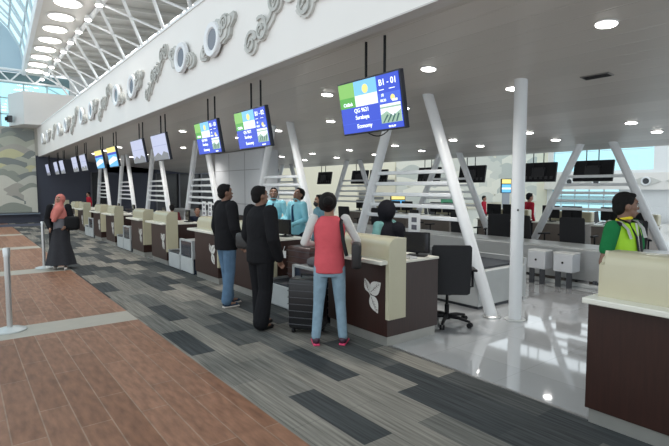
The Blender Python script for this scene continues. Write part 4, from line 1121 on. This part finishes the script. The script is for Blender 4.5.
jk = MB(); jk.loft([(.02, -.05, z, rx, ry) for z, rx, ry in ((.50, .22, .13), (.9, .21, .14), (1.2, .20, .13), (1.42, .16, .09))], 20); jk.build('jacket', BJ, t, voxel=.014)
hb = MB().box(-.07, .07, -.14, .14, -.14, .14, .06, seg=4).build('handbag', mat('tote_black', (.009, .009, .010), .7, var=.3, spec=.2), None, True)
hb.location = (1.79, 11.08, .94); hb.rotation_euler = (0, 0, R(70)); tag(hb, 'black handbag on the arm of the woman in pink headscarf', 'bag')
# far people
RED = fab('red_cloth', (.38, .02, .04))
person('person in red top standing just right of the straight column in the far row', (11.45, 6.86, 0), (.8, -.5), 1.52, dict(), dict(shirt=dict(m=RED, e=.02, zb=.86), trousers=dict(m=BT), shoes=dict(m=SHB), hair=dict(m=HAIR)), vox=.025)
person('distant person in red top seen left of the straight column near the far desks', (15.2, 10.9, 0), (.3, -.9), 1.36, dict(), dict(shirt=dict(m=RED, e=.02, zb=.86), trousers=dict(m=BT), shoes=dict(m=SHB), hair=dict(m=HAIR)), vox=.025)
person('distant person in dark red at the far left counters beside the woman in pink headscarf', (4.8, 25.2, 0), (-1, -.2), 1.45, dict(), dict(shirt=dict(m=RED, e=.02, zb=.86), trousers=dict(m=BT), shoes=dict(m=SHB), hair=dict(m=HAIR)), vox=.025)

# ------------------------------------------------------------ light and camera
w = bpy.data.worlds.new('World'); S.world = w; w.use_nodes = True
bgn = w.node_tree.nodes['Background']
bgn.inputs[0].default_value = (.86, .95, 1, 1); bgn.inputs[1].default_value = 1.1
def area(loc, rot, sx_, sy_, e, col=(1, 1, 1)):
    l = bpy.data.lights.new('area', 'AREA'); l.shape = 'RECTANGLE'; l.size = sx_; l.size_y = sy_; l.energy = e; l.color = col
    o = bpy.data.objects.new('skylight_light', l); COL.objects.link(o); o.location = loc; o.rotation_euler = rot; return o
for i, yy in enumerate((3.9, 7.8, 11.7, 15.6, 19.5, 23.4)):
    for x in (4.45, 6.4):
        l = bpy.data.lights.new('downlight_beam', 'SPOT'); l.energy = 110; l.spot_size = R(140); l.spot_blend = 1; l.shadow_soft_size = .12; l.color = (1, .96, .90)
        o = bpy.data.objects.new('downlight_beam', l); COL.objects.link(o); o.location = (x, yy+.1, ceil_z(x)-.05)
for yy in (11, 15, 19, 23):
    l = bpy.data.lights.new('soffit_beam', 'SPOT'); l.energy = 260; l.spot_size = R(120); l.spot_blend = 1; l.shadow_soft_size = .3; l.color = (1, .94, .85)
    o = bpy.data.objects.new('soffit_beam', l); COL.objects.link(o); o.location = (2.72, yy, 6.9)
cam = bpy.data.cameras.new('Camera'); co = bpy.data.objects.new('Camera', cam); COL.objects.link(co); S.camera = co
yaw, pit = R(37.4), R(4.1)
co.location = (0, 0, 1.65); co.rotation_euler = (PI/2-pit, 0, -yaw)
cam.sensor_width = 36; cam.lens = 490/669*36; cam.clip_start = .05; cam.clip_end = 400
S.view_settings.view_transform = 'Standard'; S.view_settings.look = 'None'; S.view_settings.gamma = 1; S.view_settings.use_curve_mapping = False
S.view_settings.exposure = 0.35
S.cycles.max_bounces = 6; S.cycles.use_denoising = True
